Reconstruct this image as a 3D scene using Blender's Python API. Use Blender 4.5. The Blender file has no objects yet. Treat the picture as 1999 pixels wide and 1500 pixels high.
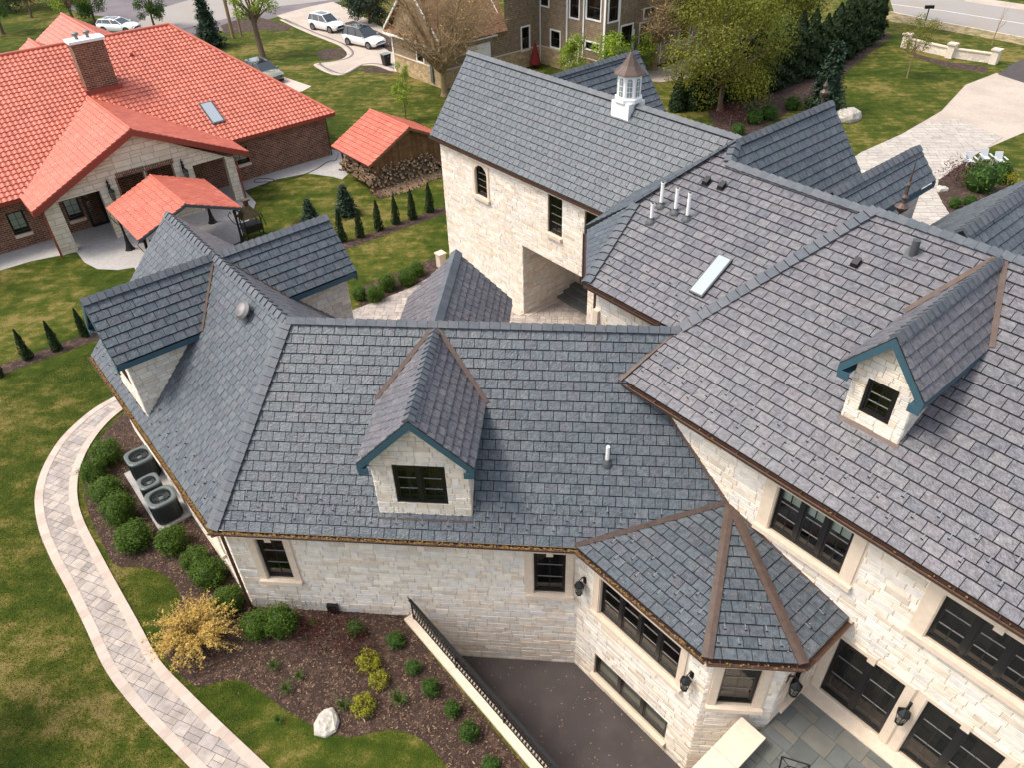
import bpy, math, random
import numpy as np
from mathutils import Vector, Matrix
from mathutils.geometry import tessellate_polygon
SC = bpy.context.scene
COL = SC.collection
rng = random.Random(7)
# ---------------------------------------------------------------- camera, sky, sun, exposure
FPX = 1467.6; PITCH = math.radians(38.44); ROLL = math.radians(2.02); YAW = math.radians(6.14)
CAMP = np.array([0, 0, 20.0])
_cp, _sp = math.cos(PITCH), math.sin(PITCH)
_fw = np.array([-math.sin(YAW)*_cp, math.cos(YAW)*_cp, -_sp]); _r = np.array([math.cos(YAW), math.sin(YAW), 0.0])
_d = np.cross(_fw, _r)
_r2 = _r*math.cos(ROLL)+_d*math.sin(ROLL); _d2 = -_r*math.sin(ROLL)+_d*math.cos(ROLL)
RC = np.array([_r2, _d2, _fw])
cd = bpy.data.cameras.new('camera'); cam = bpy.data.objects.new('camera', cd); COL.objects.link(cam)
cd.sensor_width = 36; cd.lens = FPX/1999*36; cd.clip_start = .1; cd.clip_end = 1500
cam.matrix_world = Matrix((( _r2[0], -_d2[0], -_fw[0], 0), (_r2[1], -_d2[1], -_fw[1], 0), (_r2[2], -_d2[2], -_fw[2], 20), (0, 0, 0, 1)))
SC.camera = cam
SUN_AZ = math.radians(190); SUN_EL = math.radians(58)     # azimuth of the sun measured from +X, anticlockwise
w = bpy.data.worlds.new('World'); SC.world = w; w.use_nodes = True
nt = w.node_tree; bg = nt.nodes['Background']
sk = nt.nodes.new('ShaderNodeTexSky'); sk.sky_type = 'NISHITA'; sk.sun_disc = False
sk.sun_elevation = SUN_EL; sk.sun_rotation = math.radians(90)-SUN_AZ; sk.air_density = 1.0; sk.dust_density = 3.5; sk.ozone_density = .6
hs = nt.nodes.new('ShaderNodeHueSaturation'); hs.inputs['Saturation'].default_value = .5; nt.links.new(sk.outputs[0], hs.inputs['Color']); nt.links.new(hs.outputs[0], bg.inputs[0]); bg.inputs[1].default_value = .15
sd = bpy.data.lights.new('sun', 'SUN'); sun = bpy.data.objects.new('sun', sd); COL.objects.link(sun)
sd.energy = 1.35; sd.angle = math.radians(16); sd.color = (1, .90, .76)
_sv = Vector((math.cos(SUN_AZ)*math.cos(SUN_EL), math.sin(SUN_AZ)*math.cos(SUN_EL), math.sin(SUN_EL)))
sun.rotation_euler = _sv.to_track_quat('Z', 'Y').to_euler()
SC.view_settings.view_transform = 'Standard'; SC.view_settings.look = 'None'
SC.view_settings.exposure = 1.03; SC.view_settings.gamma = 1
# ---------------------------------------------------------------- geometry helpers
s2 = 2**.5/2
A = np.array([-s2, s2, 0]); B = np.array([s2, s2, 0]); X = np.array([1., 0, 0]); Y = np.array([0, 1., 0]); Z = np.array([0, 0, 1.])
G = -.9
def V(*a): return np.array(a, float)
def ray(x, y):
    v = RC.T @ np.array([(x-999.5)/FPX, (y-750)/FPX, 1]); return v/-v[2]
def at(x, y, z=G):
    r = ray(x, y); return np.array([r[0]*(20-z), r[1]*(20-z), z])
def onplane(x, y, p0, n):
    r = ray(x, y); t = np.dot(np.array(p0)-CAMP, n)/np.dot(r, n); return CAMP+t*r
def vline(x, y, p0, d): return onplane(x, y, p0, np.array([-d[1], d[0], 0.]))
def rn(up, m): return np.array([-up[0]*m, -up[1]*m, 1.])
def unit(v): v = np.array(v, float); return v/np.linalg.norm(v)
def nf(a, b): return rng.uniform(a, b)
class MB:
    """collects polygons; build() links them as one mesh object"""
    def __init__(s): s.v = []; s.f = []; s.m = []; s.r = []; s.q = []
    def poly(s, pts, m=0, r=.5, q=.5):
        n = len(s.v); s.v += [tuple(map(float, p)) for p in pts]; s.f.append(tuple(range(n, n+len(pts)))); s.m.append(m); s.r.append(r); s.q.append(q)
    def mesh(s, vs, fs, m=0, r=.5, q=.5):
        n = len(s.v); s.v += [tuple(map(float, p)) for p in vs]
        for f in fs: s.f.append(tuple(n+i for i in f)); s.m.append(m); s.r.append(r); s.q.append(q)
    def prism(s, base, top, m=0, r=.5, q=.5, bottom=False):
        n = len(base); fs = [tuple(range(n, 2*n))]+[(i, (i+1) % n, n+(i+1) % n, n+i) for i in range(n)]
        if bottom: fs.append(tuple(range(n-1, -1, -1)))
        s.mesh(list(base)+list(top), fs, m, r, q)
    def box(s, o, a, b, c, m=0, r=.5, q=.5):
        """box from corner o with edge vectors a,b,c"""
        o, a, b, c = map(np.array, (o, a, b, c)); P = [o, o+a, o+a+b, o+b]
        s.prism(P, [p+c for p in P], m, r, q, True)
    def cbox(s, c, a, b, h, m=0, r=.5, q=.5):
        a, b, h = map(np.array, (a, b, h)); s.box(np.array(c)-a/2-b/2, a, b, h, m, r, q)
    def tube(s, p0, p1, r0, r1=None, n=8, m=0, caps=True, r=.5, q=.5):
        p0 = np.array(p0, float); p1 = np.array(p1, float); r1 = r0 if r1 is None else r1
        d = unit(p1-p0); a = unit(np.cross(d, Z if abs(d[2]) < .9 else X)); b = np.cross(d, a)
        P = [p0+(a*math.cos(t)+b*math.sin(t))*r0 for t in [2*math.pi*i/n for i in range(n)]]
        Q = [p1+(a*math.cos(t)+b*math.sin(t))*r1 for t in [2*math.pi*i/n for i in range(n)]]
        fs = [(i, (i+1) % n, n+(i+1) % n, n+i) for i in range(n)]
        if caps: fs += [tuple(range(n-1, -1, -1)), tuple(range(n, 2*n))]
        s.mesh(P+Q, fs, m, r, q)
    def path(s, pts, rad, n=6, m=0):
        for i in range(len(pts)-1):
            r0 = rad[i] if isinstance(rad, list) else rad; r1 = rad[i+1] if isinstance(rad, list) else rad
            s.tube(pts[i], pts[i+1], r0, r1, n, m)
    def lathe(s, c, prof, n=12, m=0, sq=(1, 1), ang=0, r=.5):
        """prof list of (radius,z)"""
        vs = []
        for (rr, zz) in prof:
            for i in range(n):
                t = ang+2*math.pi*i/n; vs.append((c[0]+rr*sq[0]*math.cos(t), c[1]+rr*sq[1]*math.sin(t), c[2]+zz))
        fs = []
        for k in range(len(prof)-1):
            for i in range(n): fs.append((k*n+i, k*n+(i+1) % n, (k+1)*n+(i+1) % n, (k+1)*n+i))
        fs.append(tuple(range(n-1, -1, -1))); fs.append(tuple((len(prof)-1)*n+i for i in range(n)))
        s.mesh(vs, fs, m, r)
    def build(s, name, mats, parent=None, smooth=False):
        me = bpy.data.meshes.new(name); me.from_pydata(s.v, [], s.f)
        if not isinstance(mats, (list, tuple)): mats = [mats]
        for m in mats: me.materials.append(m)
        me.polygons.foreach_set('material_index', s.m)
        if smooth: me.polygons.foreach_set('use_smooth', [True]*len(s.f))
        a = me.attributes.new('rnd', 'FLOAT', 'FACE'); a.data.foreach_set('value', s.r)
        a = me.attributes.new('alt', 'FLOAT', 'FACE'); a.data.foreach_set('value', s.q)
        me.update(); o = bpy.data.objects.new(name, me); COL.objects.link(o)
        if parent is not None: o.parent = parent
        return o
def tag(o, label=None, cat=None, group=None, kind=None):
    if label: o['label'] = label
    if cat: o['category'] = cat
    if group: o['group'] = group
    if kind: o['kind'] = kind
    return o
def thing(name, label, cat, loc=(0, 0, 0), group=None, rz=0):
    o = bpy.data.objects.new(name, None); COL.objects.link(o); o.location = tuple(map(float, loc)); o.rotation_euler = (0, 0, rz)
    o.empty_display_size = .3
    return tag(o, label, cat, group)
def copy_tree(o, parent=None):
    c = o.copy(); COL.objects.link(c)
    if parent is not None: c.parent = parent
    for ch in [x for x in bpy.data.objects if x.parent == o]: copy_tree(ch, c)
    return c
# ---------------------------------------------------------------- materials
def mat(name, col=(.5, .5, .5), rough=.7, metal=0, var=0, scale=8, bump=0, bscale=40, spec=.5, ramp=None, noise2=None, coat=0, hue=None, detail=6):
    """procedural material: base colour or a ramp over the per-piece random value, mottled with noise, with bump"""
    m = bpy.data.materials.new(name); m.use_nodes = True; t = m.node_tree; N = t.nodes; L = t.links; b = N['Principled BSDF']
    b.inputs['Roughness'].default_value = rough; b.inputs['Metallic'].default_value = metal; b.inputs['Specular IOR Level'].default_value = spec
    b.inputs['Coat Weight'].default_value = coat
    tc = N.new('ShaderNodeTexCoord')
    def noise(sc, d=detail):
        n = N.new('ShaderNodeTexNoise'); n.inputs['Scale'].default_value = sc; n.inputs['Detail'].default_value = d; L.new(tc.outputs['Object'], n.inputs['Vector']); return n.outputs[0]
    def mul(c, f, lo, hi):
        mr = N.new('ShaderNodeMapRange'); mr.inputs[1].default_value = .25; mr.inputs[2].default_value = .75; mr.inputs[3].default_value = lo; mr.inputs[4].default_value = hi; L.new(f, mr.inputs[0])
        mx = N.new('ShaderNodeVectorMath'); mx.operation = 'SCALE'; L.new(c, mx.inputs[0]); L.new(mr.outputs[0], mx.inputs['Scale']); return mx.outputs[0]
    if ramp:
        at_ = N.new('ShaderNodeAttribute'); at_.attribute_name = 'rnd'
        cr = N.new('ShaderNodeValToRGB'); cr.color_ramp.interpolation = 'LINEAR'; e = cr.color_ramp.elements
        while len(e) < len(ramp): e.new(.5)
        for i, c in enumerate(ramp): e[i].position = i/(len(ramp)-1); e[i].color = (*c, 1)
        L.new(at_.outputs['Fac'], cr.inputs[0]); c = cr.outputs[0]
    else:
        rg = N.new('ShaderNodeRGB'); rg.outputs[0].default_value = (*col, 1); c = rg.outputs[0]
    if noise2:   # second colour mixed in by large noise: (colour, scale, lo, hi)
        mr = N.new('ShaderNodeMapRange'); mr.inputs[1].default_value = noise2[2]; mr.inputs[2].default_value = noise2[3]; L.new(noise(noise2[1]), mr.inputs[0])
        mx = N.new('ShaderNodeMix'); mx.data_type = 'RGBA'; mx.inputs[7].default_value = (*noise2[0], 1); L.new(mr.outputs[0], mx.inputs[0]); L.new(c, mx.inputs[6]); c = mx.outputs[2]
    if var: c = mul(c, noise(scale), 1-var, 1+var)
    L.new(c, b.inputs['Base Color'])
    if bump:
        bp = N.new('ShaderNodeBump'); bp.inputs['Strength'].default_value = 1; bp.inputs['Distance'].default_value = bump; L.new(noise(bscale), bp.inputs['Height']); L.new(bp.outputs[0], b.inputs['Normal'])
    return m
M = {}
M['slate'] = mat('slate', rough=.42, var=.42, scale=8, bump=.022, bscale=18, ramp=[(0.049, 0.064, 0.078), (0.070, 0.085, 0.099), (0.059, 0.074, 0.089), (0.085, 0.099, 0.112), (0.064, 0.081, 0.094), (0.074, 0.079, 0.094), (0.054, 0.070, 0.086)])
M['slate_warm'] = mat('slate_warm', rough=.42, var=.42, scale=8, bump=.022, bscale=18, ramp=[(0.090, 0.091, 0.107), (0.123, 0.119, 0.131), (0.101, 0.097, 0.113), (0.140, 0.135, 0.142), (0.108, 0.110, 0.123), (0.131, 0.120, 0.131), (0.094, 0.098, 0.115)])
M['cap'] = mat('ridge_cap', rough=.6, var=.2, scale=9, bump=.005, bscale=30, ramp=[(0.064, 0.076, 0.092), (0.081, 0.093, 0.108), (0.098, 0.105, 0.117), (0.072, 0.082, 0.097)])
M['under'] = mat('roof_underlay', (.008, .009, .011), .95)
M['stone'] = mat('ashlar_stone', rough=.85, var=.14, scale=4, bump=.016, bscale=14, ramp=[(0.560, 0.479, 0.392), (0.720, 0.643, 0.541), (0.640, 0.592, 0.530), (0.800, 0.724, 0.615), (0.660, 0.541, 0.424), (0.750, 0.694, 0.615), (0.620, 0.581, 0.541), (0.780, 0.704, 0.594)])
M['mortar'] = mat('mortar', (.46, .37, .27), .95, var=.15, scale=20)
M['lime'] = mat('limestone_trim', (.62, .51, .40), .8, var=.08, scale=6, bump=.003, bscale=60)
M['black'] = mat('black_frame', (.008, .008, .009), .35)
M['bar'] = mat('muntin', (.17, .165, .16), .4)  # horizontal bars only: light on their tops is put into this paler colour
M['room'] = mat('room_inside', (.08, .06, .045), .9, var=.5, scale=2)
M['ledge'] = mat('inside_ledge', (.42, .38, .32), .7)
M['blind'] = mat('roller_blind', (.72, .8, .72), .8)
M['copper'] = mat('brown_copper', (.080, .052, .040), .5, metal=.2, var=.25, scale=7, bump=.001, bscale=30)
M['gutter'] = mat('gutter', (.085, .045, .03), .45, metal=.3, var=.25, scale=10)
M['debris'] = mat('gutter_debris', (.26, .15, .035), .95, var=.6, scale=45, bump=.02, bscale=60, noise2=((.10, .05, .02), 30, .45, .6))
M['teal'] = mat('teal_fascia', (.035, .085, .115), .5, var=.1)
M['white'] = mat('white_paint', (.8, .8, .78), .45)
M['pvc'] = mat('white_pipe', (.78, .78, .76), .4)
M['lead'] = mat('pipe_boot', (.06, .065, .07), .6)
M['steel'] = mat('steel', (.20, .19, .185), .5, metal=.6)
M['guard'] = mat('snow_guard_metal', (.16, .18, .2), .6)
M['iron'] = mat('wrought_iron', (.012, .012, .013), .4, metal=.3, var=.3)
M['lampglass'] = mat('lamp_glass', (.35, .34, .3), .1)
M['asphalt'] = mat('asphalt', (.052, .043, .043), .9, var=.35, scale=60, bump=.01, bscale=90, noise2=((.07, .058, .056), 1.2, .4, .65))
M['conc'] = mat('concrete', (.36, .34, .325), .85, var=.12, scale=5, noise2=((.33, .32, .31), .7, .45, .6))
def glass():
    m = bpy.data.materials.new('window_glass'); m.use_nodes = True; t = m.node_tree; N = t.nodes; L = t.links; N.clear()
    o = N.new('ShaderNodeOutputMaterial'); mx = N.new('ShaderNodeMixShader'); tr = N.new('ShaderNodeBsdfTransparent'); tr.inputs[0].default_value = (.82, .84, .82, 1)
    gl = N.new('ShaderNodeBsdfGlossy'); gl.inputs['Roughness'].default_value = .02; gl.inputs[0].default_value = (.9, .9, .9, 1)
    fr = N.new('ShaderNodeFresnel'); fr.inputs[0].default_value = 1.6
    L.new(fr.outputs[0], mx.inputs[0]); L.new(tr.outputs[0], mx.inputs[1]); L.new(gl.outputs[0], mx.inputs[2]); L.new(mx.outputs[0], o.inputs[0]); return m
M['glass'] = glass()
def leafmat(name, ramp, tr=.35):
    m = mat(name, rough=.6, ramp=ramp, spec=.2, var=.25, scale=3); t = m.node_tree; b = t.nodes['Principled BSDF']
    tl = t.nodes.new('ShaderNodeBsdfTranslucent'); mx = t.nodes.new('ShaderNodeMixShader'); mx.inputs[0].default_value = tr
    t.links.new(b.inputs['Base Color'].links[0].from_socket, tl.inputs[0])
    t.links.new(b.outputs[0], mx.inputs[1]); t.links.new(tl.outputs[0], mx.inputs[2]); t.links.new(mx.outputs[0], t.nodes['Material Output'].inputs[0]); return m
# ---------------------------------------------------------------- surfaces made of separate pieces
def clip_rect(P, u0, u1, v0, v1):
    for ax, lim, sg in ((0, u0, 1), (0, u1, -1), (1, v0, 1), (1, v1, -1)):
        if not P: return P
        Q = []
        for i in range(len(P)):
            a, b = P[i-1], P[i]; da = (a[ax]-lim)*sg; db = (b[ax]-lim)*sg
            if (da >= 0) != (db >= 0):
                t = da/(da-db); Q.append((a[0]+(b[0]-a[0])*t, a[1]+(b[1]-a[1])*t))
            if db >= 0: Q.append(b)
        P = Q
    return P
def parea(P): return .5*sum(P[i-1][0]*P[i][1]-P[i][0]*P[i-1][1] for i in range(len(P)))
def plane_frame(pts):
    P = [np.array(p, float) for p in pts]; n = np.zeros(3)
    for i in range(len(P)): n += np.cross(P[i-1], P[i])
    n = unit(n)
    if n[2] < 0: n = -n
    u = unit(np.cross(Z, n)); v = np.cross(n, u); o = min(P, key=lambda p: p[2])
    Q = [((p-o)@u, (p-o)@v) for p in P]
    if parea(Q) < 0: Q = Q[::-1]
    return o, u, v, n, Q
GUARDS = []
def slope(name, pts, material, parent, ex=.29, w=.36, th=.034, guards=None, phase=0, under=.12, umat=None):
    """roof slope laid with separate slates over an underlay slab"""
    o, u, v, n, Q = plane_frame(pts); b = MB(); r = random.Random(int(abs(pts[0][0]*100)+abs(pts[1][1]*37)) % 9973)
    W = lambda p, h: o+u*p[0]+v*p[1]+n*h
    b.prism([W(p, -under) for p in Q], [W(p, 0) for p in Q], 1, .5, .5, True)
    u0 = min(p[0] for p in Q); u1 = max(p[0] for p in Q); v0 = min(p[1] for p in Q); v1 = max(p[1] for p in Q)
    j = 0; y = v0
    while y < v1:
        x = u0-w+(w/2 if (j+phase) % 2 else 0)
        while x < u1:
            ww = w; C = clip_rect(Q, x+.009+r.uniform(0, .004), x+ww-.009, y+.012+r.uniform(-.004, .004), y+ex-.012)
            if len(C) > 2 and parea(C) > .002:
                t = th*r.uniform(.85, 1.2); f = lambda p: .006+t*max(0, 1-(p[1]-y)/ex)
                b.prism([W(p, 0) for p in C], [W(p, f(p)) for p in C], 0, r.random(), r.random())
            x += ww
        y += ex; j += 1
    ob = b.build(name, [material, umat or M['under']], parent)
    if guards:
        for (gv, step, off) in guards:
            x = u0+off
            while x < u1:
                p = (x, gv)
                if inside(p, Q): GUARDS.append((W(p, .02), u, v, n))
                x += step
    return ob
def inside(p, Q):
    c = False
    for i in range(len(Q)):
        a, b = Q[i-1], Q[i]
        if (a[1] > p[1]) != (b[1] > p[1]) and p[0] < (b[0]-a[0])*(p[1]-a[1])/(b[1]-a[1])+a[0]: c = not c
    return c
def minus(R, H):
    out = [R]
    for h in H:
        nx = []
        for (a, b, c, d) in out:
            if b <= h[0] or a >= h[1] or d <= h[2] or c >= h[3]: nx.append((a, b, c, d)); continue
            if a < h[0]: nx.append((a, h[0], c, d))
            if b > h[1]: nx.append((h[1], b, c, d))
            aa, bb = max(a, h[0]), min(b, h[1])
            if c < h[2]: nx.append((aa, bb, c, h[2]))
            if d > h[3]: nx.append((aa, bb, h[3], d))
        out = nx
    return out
def ashlar(name, O, ux, poly, holes, parent, material=None, mort=None, hs=(.15, .24), ls=(.28, .75), out=None, th=(.008, .02), gap=.006, seed=1, depth=.25):
    """wall of cut stones: O origin, ux horizontal direction, poly in (u,z), holes as (u0,u1,z0,z1)"""
    material = material or M['stone']; mort = mort or M['mortar']; r = random.Random(seed)
    n = np.cross(ux, Z) if out is None else np.array(out, float); b = MB()
    W = lambda p, h: np.array(O, float)+ux*p[0]+Z*p[1]+n*h
    if parea(poly) < 0: poly = poly[::-1]
    us = [p[0] for p in poly]; zs = [p[1] for p in poly]; u0, u1, z0, z1 = min(us), max(us), min(zs), max(zs)
    for (a, c, d, e) in minus((u0, u1, z0, z1), holes):
        C = clip_rect(poly, a, c, d, e)
        if len(C) > 2 and parea(C) > 1e-4: b.poly([W(p, 0) for p in C], 1)
    for h in holes:   # reveals of the openings
        a, c, d, e = h
        for q in (((a, d), (c, d)), ((c, d), (c, e)), ((c, e), (a, e)), ((a, e), (a, d))):
            b.poly([W(q[0], 0), W(q[1], 0), W(q[1], -depth), W(q[0], -depth)], 1)
    z = z0
    while z < z1:
        h = r.uniform(*hs); x = u0-r.uniform(0, .4)
        while x < u1:
            L = r.uniform(*ls); cells = [(x, x+L, z, z+h)]
            if r.random() < .22: k = r.uniform(.4, .6); cells = [(x, x+L, z, z+h*k), (x, x+L, z+h*k, z+h)]
            elif r.random() < .12: cells = [(x, x+L*.5, z, z+h), (x+L*.5, x+L, z, z+h)]
            for (a, c, d, e) in cells:
                rr, qq, t = r.random(), r.random(), r.uniform(*th)
                for (a2, c2, d2, e2) in minus((a+gap, c-gap, d+gap, e-gap), holes):
                    C = clip_rect(poly, a2, c2, d2, e2)
                    if len(C) > 2 and parea(C) > .0008:
                        cx = sum(p[0] for p in C)/len(C); cy = sum(p[1] for p in C)/len(C); k = .012
                        T = [(p[0]+(k if p[0] < cx else -k), p[1]+(k*.6 if p[1] < cy else -k*.6)) for p in C] if min(c2-a2, e2-d2) > .05 else C
                        b.prism([W(p, 0) for p in C], [W(p, t) for p in T], 0, rr, qq)
            x += L
        z += h
    return b.build(name, [material, mort], parent)
def strip(b, p0, p1, hint, wd, th=.03, m=0):
    """flat metal strip from p0 to p1 lying toward hint"""
    p0 = np.array(p0, float); p1 = np.array(p1, float); d = unit(p1-p0); s = np.array(hint, float)-p0; s = unit(s-d*(s@d)); n = np.cross(d, s)
    if n[2] < 0: n = -n
    P = [p0+n*th, p1+n*th, p1+s*wd+n*th, p0+s*wd+n*th]; b.prism([p-n*(th+.02) for p in P], P, m, .5, .5, True)
def caps(name, p0, p1, ha, hb, parent, wd=.15, step=.3, lift=.05, material=None, th=.035):
    """row of bent ridge or hip caps from p0 up/along to p1"""
    p0 = np.array(p0, float); p1 = np.array(p1, float); d = unit(p1-p0); L = np.linalg.norm(p1-p0); b = MB(); S = []
    for h in (ha, hb): s = np.array(h, float)-p0; S.append(unit(s-d*(s@d)))
    n = max(1, round(L/step)); st = L/n; up = unit(np.cross(S[0], d)) if np.cross(S[0], d)[2] > 0 else -unit(np.cross(S[0], d))
    up2 = unit(np.cross(S[1], d)); up2 = up2 if up2[2] > 0 else -up2; um = unit(up+up2)
    for i in range(n):
        a = p0+d*(i*st+.004); c = p0+d*((i+1)*st-.012); rr = rng.random()
        for s, nn in ((S[0], up), (S[1], up2)):
            top = [a+um*(lift+th+.022), c+um*(lift+th-.012), c+s*wd+nn*(lift+th-.012), a+s*wd+nn*(lift+th+.022)]
            b.prism([a+um*lift*.1, c+um*lift*.1, c+s*wd+nn*.012, a+s*wd+nn*.012], top, 0, rr, rng.random(), True)
    return b.build(name, material or M['cap'], parent)
def gutter(p0, p1, out, parent, wd=.13, hp=.12, deb=False, th=.006):
    p0 = np.array(p0, float); p1 = np.array(p1, float); out = unit(out); b = MB(); prof = [(0, 0), (0, -hp*.9), (wd*.25, -hp), (wd*.8, -hp), (wd, -hp*.6), (wd, .0), (wd+.02, 0), (wd+.02, -.02)]
    P = [p0+out*(x+.01)+Z*(y-.02) for x, y in prof]; Q = [p1+out*(x+.01)+Z*(y-.02) for x, y in prof]; k = len(prof)
    b.mesh(P+Q, [(i, i+1, k+i+1, k+i) for i in range(k-1)], 0)
    P2 = [p+(out*-.004+Z*-.008) for p in P[1:6]]; Q2 = [p+(out*-.004+Z*-.008) for p in Q[1:6]]
    L = np.linalg.norm(p1-p0); d = unit(p1-p0); i = .3
    while i < L:  # hanger straps
        b.box(p0+d*i+out*.0+Z*-.012, d*.02, out*(wd+.02), Z*.006, 0); i += .9
    g = b.build('gutter', M['gutter'], parent)
    if deb:
        c = MB(); i = 0
        while i < L-.02:
            r = rng.random(); l = nf(.02, .06)
            if r < deb:
                a = nf(.012, wd*.75); zz = -hp+.045+nf(0, .03); c.box(p0+d*i+out*a+Z*zz, d*l+Z*nf(-.01, .01), out*nf(.02, .05), Z*.012, 0)
            i += .009
        b2 = [p0+out*.02, p1+out*.02, p1+out*wd, p0+out*wd]
        if deb > .6: c.prism([p+Z*(-hp+.0) for p in b2], [p+Z*(-hp+.04) for p in b2], 0)
        tag(c.build('leaf_debris', M['debris'], g), kind='stuff')
    return g
def window(parent, O, ux, n, u0, u1, z0, z1, cols=2, rows=3, leaves=1, trim=.0, sill=.0, key=False, back=.12, fr=.07, blind=0, room=.7, name='window', level=True, arch=False):
    """window in a wall opening: frame mesh > pane, sill, surround, room seen behind the glass"""
    O = np.array(O, float); b = MB(); g = MB(); W = lambda u, z, h: O+ux*u+Z*z+n*h
    def bx(m, a, c, d, e, h0, h1, k=0): m.box(W(a, d, h0), ux*(c-a), Z*(e-d), n*(h1-h0), k)
    dd = -back
    bx(b, u0, u0+fr, z0, z1, dd-.05, dd+.05); bx(b, u1-fr, u1, z0, z1, dd-.05, dd+.05); bx(b, u0+fr, u1-fr, z0, z0+fr, dd-.05, dd+.05); bx(b, u0+fr, u1-fr, z1-fr, z1, dd-.05, dd+.05)
    a0 = u0+fr; a1 = u1-fr; lw = (a1-a0)/leaves
    for l in range(leaves):
        x0 = a0+l*lw; x1 = x0+lw; f2 = .055
        if leaves > 1 and l: bx(b, x0-.05, x0+.05, z0+fr, z1-fr, dd-.045, dd+.04)
        x0 += .05 if leaves > 1 and l else 0; x1 -= .05 if leaves > 1 and l < leaves-1 else 0
        zz0 = z0+fr; zz1 = z1-fr
        bx(b, x0, x0+f2, zz0, zz1, dd-.03, dd+.015); bx(b, x1-f2, x1, zz0, zz1, dd-.03, dd+.015); bx(b, x0+f2, x1-f2, zz0, zz0+f2, dd-.03, dd+.015); bx(b, x0+f2, x1-f2, zz1-f2, zz1, dd-.03, dd+.015)
        X0, X1, Z0, Z1 = x0+f2, x1-f2, zz0+f2, zz1-f2
        for i in range(1, cols): xx = X0+(X1-X0)*i/cols; bx(b, xx-.014, xx+.014, Z0, Z1, dd-.012, dd+.008, 0)
        for i in range(1, rows): zc = Z0+(Z1-Z0)*i/rows; bx(b, X0, X1, zc-.012, zc+.012, dd-.01, dd+.012, 1)
        g.poly([W(X0, Z0, dd-.004), W(X1, Z0, dd-.004), W(X1, Z1, dd-.004), W(X0, Z1, dd-.004)], 0)
    w_ = b.build(name, [M['black'], M['bar']], parent)
    if level: g.build('pane', M['glass'], w_)
    else: g.build('pane', M['glass'], parent)
    r = MB(); dp = -back-room
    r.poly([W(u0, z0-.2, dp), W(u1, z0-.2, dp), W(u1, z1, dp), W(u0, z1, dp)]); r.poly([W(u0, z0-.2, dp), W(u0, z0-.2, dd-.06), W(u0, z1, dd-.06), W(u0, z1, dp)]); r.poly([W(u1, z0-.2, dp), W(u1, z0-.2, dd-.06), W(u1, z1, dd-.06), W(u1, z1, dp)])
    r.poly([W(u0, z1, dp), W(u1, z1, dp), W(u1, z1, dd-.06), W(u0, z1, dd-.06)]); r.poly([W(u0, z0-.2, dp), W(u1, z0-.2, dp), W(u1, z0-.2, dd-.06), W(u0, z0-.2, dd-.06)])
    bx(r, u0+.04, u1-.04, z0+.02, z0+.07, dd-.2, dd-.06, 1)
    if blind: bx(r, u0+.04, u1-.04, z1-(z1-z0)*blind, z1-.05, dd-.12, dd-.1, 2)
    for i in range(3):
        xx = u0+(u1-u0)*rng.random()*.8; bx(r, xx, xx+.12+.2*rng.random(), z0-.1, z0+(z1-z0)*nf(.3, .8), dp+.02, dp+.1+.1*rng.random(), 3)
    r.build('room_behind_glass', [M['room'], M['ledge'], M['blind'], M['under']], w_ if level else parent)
    if trim:
        t = MB(); p = .05
        for (a, c, d, e) in ((u0-trim, u0, z0, z1+trim*.6), (u1, u1+trim, z0, z1+trim*.6), (u0, u1, z1, z1+trim*.6)): bx(t, a, c, d, e, -.1, p)
        for (a, c, d, e) in ((u0-trim-.05, u0-trim, z0, z1+trim*.6), (u1+trim, u1+trim+.05, z0, z1+trim*.6)): bx(t, a, c, d, e, -.02, p-.03)
        bx(t, u0, u0+.03, z0, z1, -.1, p-.025); bx(t, u1-.03, u1, z0, z1, -.1, p-.025)
        if key: uc = (u0+u1)/2; bx(t, uc-.1, uc+.1, z1-.09, z1+.2, p, p+.035)
        t.build('surround', M['lime'], w_ if level else parent)
    if sill:
        t = MB(); bx(t, u0-trim-sill*.5, u1+trim+sill*.5, z0-.16, z0-.003, -.13, .15); bx(t, u0-trim-sill*.5+.04, u1+trim+sill*.5-.04, z0-.2, z0-.16, -.0, .09)
        t.build('sill', M['lime'], w_ if level else parent)
    return w_
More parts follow.
